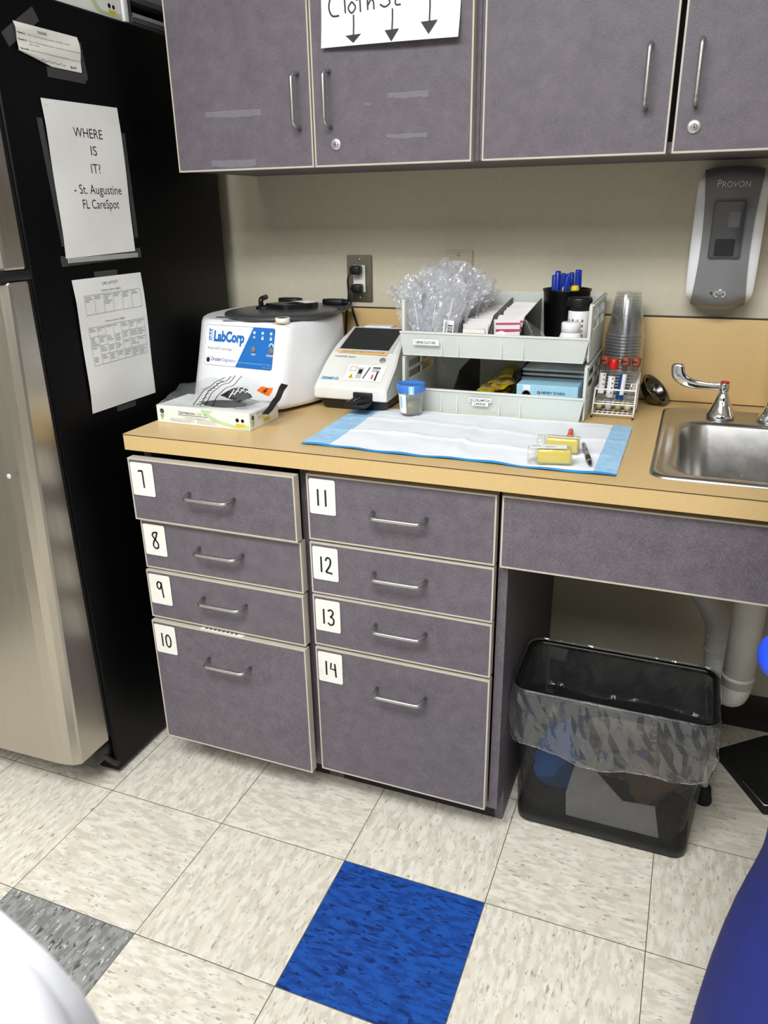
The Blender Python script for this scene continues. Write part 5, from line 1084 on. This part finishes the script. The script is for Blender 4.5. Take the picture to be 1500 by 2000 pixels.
rk = random.Random(11); rings = [[(x+(rk.uniform(-.0022, .0022) if 2 < q < 9 else 0), y-(rk.uniform(0, .004) if 2 < q < 9 and y < .6 else 0), z) for x, y, z in r_] for q, r_ in enumerate(rings)]
m.loft(rings, 0, False, None, False); m.tube(rings[-1], .0007, 6, 0, True); m.build('folded_skirt', LIN, lt)
rr_ = random.Random(5)
def crumple(name, c, s, mat, label, cat, seed, sharp=.35):
    rr = random.Random(seed); bm = bmesh.new(); bmesh.ops.create_icosphere(bm, subdivisions=4, radius=1); D = [(Vector((rr.uniform(-1, 1), rr.uniform(-1, 1), rr.uniform(-1, 1))).normalized(), rr.uniform(.55, 1)) for _ in range(26)]
    for v in bm.verts:
        q_ = v.co.copy()
        for d_, l_ in D:
            k = q_.dot(d_)-l_
            if k > 0: q_ -= d_*k*(1+sharp)
        v.co = Vector((c[0]+q_.x*s[0], c[1]+q_.y*s[1], c[2]+q_.z*s[2]))
    bm.verts.index_update(); m = MB(); m.add([v.co.copy() for v in bm.verts], [[v.index for v in f.verts] for f in bm.faces], 0, False); bm.free(); return tag(m.build(name, mat), label, cat)
crumple('crumpled_wrap', (.392, .617, .158), (.075, .045, .10), pm('blue_wrap', (28, 104, 180), .6, var=.12), 'crumpled blue wrap seen through the mesh on the left of the waste bin', 'trash', 3)
crumple('paper_towel', (.590, .628, .155), (.068, .05, .115), pm('brown_towel', (112, 88, 68), .8, var=.1), 'brown paper towels bunched on the right inside the waste bin', 'trash', 4)
crumple('crumpled_bag', (.508, .66, .20), (.08, .04, .07), pm('taupe_wrap', (120, 110, 98), .7, var=.1), 'taupe crumpled paper in the middle of the waste bin', 'trash', 8)
m = MB(); m.prism([(.415, .085), (.43, .165), (.47, .155), (.535, .095), (.60, .10), (.615, .03), (.42, .03)], 0, .004, 0, Matrix(((1, 0, 0, 0), (0, .12, 1, .5655), (0, 1, 0, 0), (0, 0, 0, 1)))); tag(m.build('paper_sheet', pm('grey_white_tissue', (176, 174, 170), .8, var=.06)), 'pale folded paper sheet at the bottom front of the waste bin', 'trash')
# ---------------------------------------------------------------- step stool behind the bin, platform on the floor
t = thing('step_stool', 'low step stool with white legs and black rubber feet behind the waste bin', 'step stool', (.53, .87, 0))
m = MB(); m.box(.345, .690, .770, 1.02, .165, .185, r=.006); m.build('platform', BLACKP, t)
for x, y, x2, y2 in ((.705, .757, .680, .79), (.33, .757, .355, .79), (.705, 1.03, .68, 1.0), (.33, 1.03, .355, 1.0)):
    m = MB(); m.tube([(x, y, .03), (x2, y2, .168)], .0095, 14); lg = m.build('leg', pm('white_enamel', (222, 220, 212), .35), t)
    m = MB(); m.lathe([(.019, 0), (.0195, .006), (.0165, .02), (.0135, .042), (.011, .043)], 20, 0, Matrix.Translation((x, y, .0002))); m.build('rubber_foot', RUBBER, lg)
t = thing('floor_platform', 'low black platform with a thin metal edge on the floor right of the waste bin', 'platform', (.93, .88, 0))
PP = [(.735, .930), (.832, .757), (1.15, .85), (1.05, 1.03), (.85, 1.03)]
m = MB(); m.prism(fillet(PP, .006), .0005, .026); m.build('slab', RUBBER, t, bevel=.002); m = MB(); m.tube([(.790, .825, .027), (.8315, .757, .027), (.87, .768, .027)], .0016, 8); m.build('trim_strip', STEEL, t)
# ---------------------------------------------------------------- drain pipes
PV = pm('white_pipe_cover', (214, 212, 206), .45, var=.03); t = thing('drain_trap', 'white covered P-trap drain pipe below the sink', 'drain pipe', (.74, .8, .25))
m = MB(); m.tube(bend([(.737, .80, .70), (.737, .80, .30)], .01), .0325, 24); 
P = [(.737, .80, .335), (.737, .802, .300), (.733, .815, .268), (.722, .845, .2555), (.708, .880, .270), (.700, .900, .300)]
m.tube(spline(P, 6), [.0325]*12+[.0335]*7+[.032]*12, 24); m.tube([(.737, .80, .318), (.737, .80, .326)], .0345, 24); m.build('trap_bend', PV, t)
P = [(.700, .900, .295), (.698, .902, .345), (.690, .912, .385), (.668, .925, .425), (.640, .94, .460), (.60, .98, .505), (.56, 1.083, .525)]
m = MB(); m.tube(spline(P, 6), .031, 24); m.build('waste_arm', PV, t)
for z in (.318, .352):
    m = MB(); m.lathe([(.032, 0), (.0335, .001), (.0335, .005), (.032, .006)], 24, 0, Matrix.Translation((.6975, .9025, z)) @ Matrix.Rotation(-.08, 4, 'X')); m.build('slip_nut', PV, t)
# ---------------------------------------------------------------- person standing at the sink
SKIN = pm('skin', (196, 148, 122), .5, var=.03); SCR = pm('navy_scrub_cloth', (18, 30, 108), .75, var=.1, scale=9, bump=.1); GLV = pm('royal_blue_glove', (24, 72, 226), .45, var=.04)
PX, PY = .885, -.02
def limb(m, pts, rs, seg=16): m.tube(spline(pts, 5), [rs[min(int(i/5), len(rs)-2)]+(rs[min(int(i/5), len(rs)-2)+1]-rs[min(int(i/5), len(rs)-2)])*((i/5) % 1 if i < 5*(len(rs)-1) else 1) for i in range(5*(len(pts)-1)+1)], seg)
def ell(m, c, s, seg=20): m.lathe([(max(1e-7, math.sin(math.pi*i/14)), -math.cos(math.pi*i/14)) for i in range(15)], seg, 0, Matrix.Translation(c) @ Matrix.Diagonal((s[0], s[1], s[2], 1)))
def hand(m, wr, grow=0, side=-1):
    """relaxed hand hanging down, palm turned to the thigh; side -1: thigh lies to +X"""
    w = Vector(wr); ell(m, w+Vector((side*.014, .006, -.050)), (.017+grow, .028, .024)); ell(m, w+Vector((0, .002, -.048)), (.016+grow, .041+grow, .050+grow)); m.tube([w+Vector((-side*.010, 0, .035)), w+Vector((-side*.008, 0, 0)), w+Vector((-side*.002, 0, -.03))], [.021+grow, .021+grow, .020+grow], 14)
    for k, (dy, L, b_) in enumerate(((.030, .070, .10), (.010, .080, .16), (-.010, .074, .22), (-.028, .058, .28))):
        p = w+Vector((0, dy, -.085)); cx_ = -side; q1 = p+Vector((cx_*.004, dy*.05, -L*.45)); q2 = q1+Vector((cx_*(.006+b_*.05), 0, -L*.32)); q3 = q2+Vector((cx_*(.010+b_*.06), 0, -L*.22))
        m.tube([p+Vector((0, 0, .02)), p, q1, q2, q3], [.0088+grow, .0092+grow, .0086+grow, .0078+grow, .0062+grow], 12); ell(m, q3, (.0062+grow,)*3, 10)
    p = w+Vector((0, .034, -.030)); q1 = p+Vector((-side*.006, .022, -.028)); q2 = q1+Vector((-side*.006, .006, -.03)); m.tube([p, q1, q2], [.013+grow, .0105+grow, .008+grow], 12); ell(m, q2, (.008+grow,)*3, 10)
LW = (.6960, .005, .872); RW = (1.075, .06, .89)
m = MB()
ell(m, (PX, PY, 1.18), (.165, .10, .25)); ell(m, (PX, PY, .97), (.16, .105, .14)); limb(m, [(PX, PY, 1.36), (PX, PY+.01, 1.45), (PX, PY+.03, 1.52)], [.07, .055, .052])
ell(m, (PX, PY+.04, 1.60), (.074, .092, .112)); ell(m, (PX, PY+.065, 1.545), (.052, .062, .055)); m.tube([(PX, PY+.125, 1.61), (PX, PY+.146, 1.575)], [.009, .014], 10)
for s_ in (-1, 1): ell(m, (PX+s_*.075, PY+.035, 1.59), (.010, .020, .032)); ell(m, (PX+s_*.014, PY+.122, 1.548), (.018, .010, .006))
limb(m, [(PX-.155, PY, 1.385), (PX-.178, PY-.005, 1.14), (LW[0]+.009, LW[1], LW[2]+.01)], [.052, .040, .022]); limb(m, [(PX+.155, PY, 1.385), (PX+.178, PY, 1.14), RW], [.052, .042, .026])
hand(m, LW, 0, -1); hand(m, RW, 0, 1)
for s_, kx, fx, fy in ((-1, .800, .775, -.02), (1, .975, .985, .02)):
    limb(m, [(PX+s_*.085, PY, .93), (kx, PY+.015, .50), (fx, fy-.01, .09)], [.085, .058, .038]); ell(m, (fx, fy+.05, .045), (.04, .12, .04))
body = m.build('person', SKIN, None, loc=(PX, PY, 0)); solidify(body, .006, 6); tag(body, 'person in navy blue scrubs and blue gloves standing at the right edge', 'person')
m = MB(); limb(m, [(PX, PY, .80), (PX, PY, 1.0), (PX, PY, 1.2), (PX, PY, 1.40)], [.14, .155, .16, .10])
ell(m, (PX, PY, 1.20), (.182, .12, .26)); ell(m, (PX, PY, .92), (.196, .135, .17)); ell(m, (PX, PY, 1.375), (.17, .085, .07))
for s_ in (-1, 1): limb(m, [(PX+s_*.13, PY, 1.385), (PX+s_*.168, PY-.003, 1.25), (PX+s_*.178, PY-.005, 1.16)], [.074, .070, .066]); ell(m, (PX+s_*.148, PY, 1.375), (.070, .068, .066))
o = m.build('scrub_top', SCR, body); solidify(o, .008, 4)
m = MB(); ell(m, (PX, PY, .88), (.165, .115, .13))
limb(m, [(PX-.060, PY, .93), (.812, PY+.010, .66), (.808, PY+.012, .54), (.792, PY+.008, .42), (.785, PY+.0, .29), (.776, PY-.01, .035)], [.085, .106, .105, .113, .122, .130])
limb(m, [(PX+.060, PY, .93), (.97, PY+.01, .66), (.975, PY+.02, .50), (.985, PY+.02, .28), (.985, .02, .035)], [.085, .098, .095, .10, .108])
o = m.build('scrub_pants', SCR, body); solidify(o, .008, 5)
for wr, sd in ((LW, -1), (RW, 1)):
    m = MB(); hand(m, wr, .0022, sd); o = m.build('glove', GLV, body); solidify(o, .0028, 2)
m = MB(); ell(m, (PX, PY+.025, 1.625), (.082, .092, .100)); ell(m, (PX, PY-.03, 1.58), (.075, .06, .10)); ell(m, (PX, PY-.085, 1.60), (.045, .045, .045)); m.v = [v if v.y < PY+.10 or v.z > 1.66 else Vector((v.x, min(v.y, PY+.10), v.z)) for v in m.v]
o = m.build('hair', pm('dark_brown_hair', (52, 36, 28), .6, var=.2, scale=60, stretch=(6, 6, 1)), body); solidify(o, .006, 3)
for s_ in (-1, 1):
    m = MB(); ell(m, (PX+s_*.030, PY+.122, 1.612), (.013, .008, .009), 14); m.lathe([(.005, 0), (0, .0012)], 12, 1, Matrix.Translation((PX+s_*.030, PY+.1297, 1.612)) @ Matrix.Rotation(-math.pi/2, 4, 'X')); m.build('eye', [WHITEP, INK], body)
m = MB(); ell(m, (PX, PY+.131, 1.549), (.022, .006, .007)); m.build('lips', pm('lip_pink', (170, 96, 90), .5), body)
for fx, fy in ((.775, -.02), (.985, .02)):
    m = MB(); rings = []
    for z, k in ((.0005, 1), (.02, 1.03), (.05, .94), (.08, .72), (.1, .5)): rings.append([(fx+.048*k*math.cos(a)*(1+.12*math.sin(a)), fy+.045+.135*k*math.sin(a)-(1-k)*.06, z) for a in [2*math.pi*i/24 for i in range(24)]])
    m.loft(rings); m.build('shoe', pm('white_shoe', (226, 226, 224), .5), body)
# ---------------------------------------------------------------- chair with a white coat hung over it, lower left foreground
CX, CY = .096, -.655
t = thing('task_chair', 'chair at the lower left corner, hidden under a white lab coat', 'chair', (CX, CY-.15, 0)); GR = pm('chair_fabric', (70, 72, 76), .8)
m = MB(); m.box(CX-.20, CX+.20, CY-.03, CY+.02, .56, .945, 0, .024, None, 3); m.build('backrest', GR, t)
m = MB(); m.box(CX-.22, CX+.22, CY-.45, CY-.06, .44, .50, 0, .024, None, 3); m.build('seat', GR, t)
m = MB(); m.tube(bend([(CX, CY-.22, .43), (CX, CY-.0, .43), (CX, CY-.005, .60)], .04), .018, 10); m.cyl((CX, CY-.25, .08), (CX, CY-.25, .44), .025); m.build('column', BLACKP, t)
for k in range(5):
    a = 2*math.pi*k/5; m = MB(); m.tube([(CX, CY-.25, .10), (CX+.24*math.cos(a), CY-.25+.24*math.sin(a), .065)], [.022, .014], 10); lg = m.build('leg', BLACKP, t)
    m = MB(); m.tube([(CX+.24*math.cos(a)-.012, CY-.25+.24*math.sin(a), .0265), (CX+.24*math.cos(a)+.012, CY-.25+.24*math.sin(a), .0265)], .026, 16); m.cyl((CX+.24*math.cos(a), CY-.25+.24*math.sin(a), .03), (CX+.24*math.cos(a), CY-.25+.24*math.sin(a), .07), .006); m.build('caster', BLACKP, lg)
m = MB(); rings = []
for i in range(25):
    k = i/24; z = .50+.475*min(1, k*1.06); q_ = max(0, (k-.72)/.28); hw = .228*(1-.55*q_**3); dp = .05*(1-.55*q_**4)
    ring = []
    for j in range(64):
        a = 2*math.pi*j/64; c_, s_ = math.cos(a), math.sin(a); e_ = 3.2; rx = abs(c_)**(2/e_)*(1 if c_ > 0 else -1); ry = abs(s_)**(2/e_)*(1 if s_ > 0 else -1); w_ = .007*math.sin(j*1.1+k*2)*(1-q_)+.004*math.sin(j*2.3-k*5)*(1-q_)
        ring.append((CX+rx*(hw+w_), CY-.005+ry*(dp+w_), z+.006*math.sin(a*3)*(k < .05)))
    rings.append(ring)
rings.append([(CX+(x-CX)*.6, CY-.005+(y-CY+.005)*.6, z+.006) for x, y, z in rings[-1]])
m.loft(rings, 0, True); coat = tag(m.build('lab_coat', pm('white_coat_cloth', (236, 237, 242), .8, var=.01)), 'white lab coat draped over a chair back in the lower left corner, out of focus', 'coat')
for s_ in (-1, 1):
    m = MB(); m.tube(spline([(CX+s_*.165, CY-.01, .88), (CX+s_*.205, CY-.02, .72), (CX+s_*.208, CY-.03, .48), (CX+s_*.202, CY-.03, .40)], 6), [.05]*7+[.056]*6+[.052]*6, 20); m.build('sleeve', coat.data.materials[0], coat)
m = MB(); m.tube(spline([(CX-.09, CY-.05, .955), (CX-.05, CY+.03, .972), (CX+.05, CY+.03, .972), (CX+.09, CY-.05, .955)], 6), .012, 10); m.build('collar', coat.data.materials[0], coat)
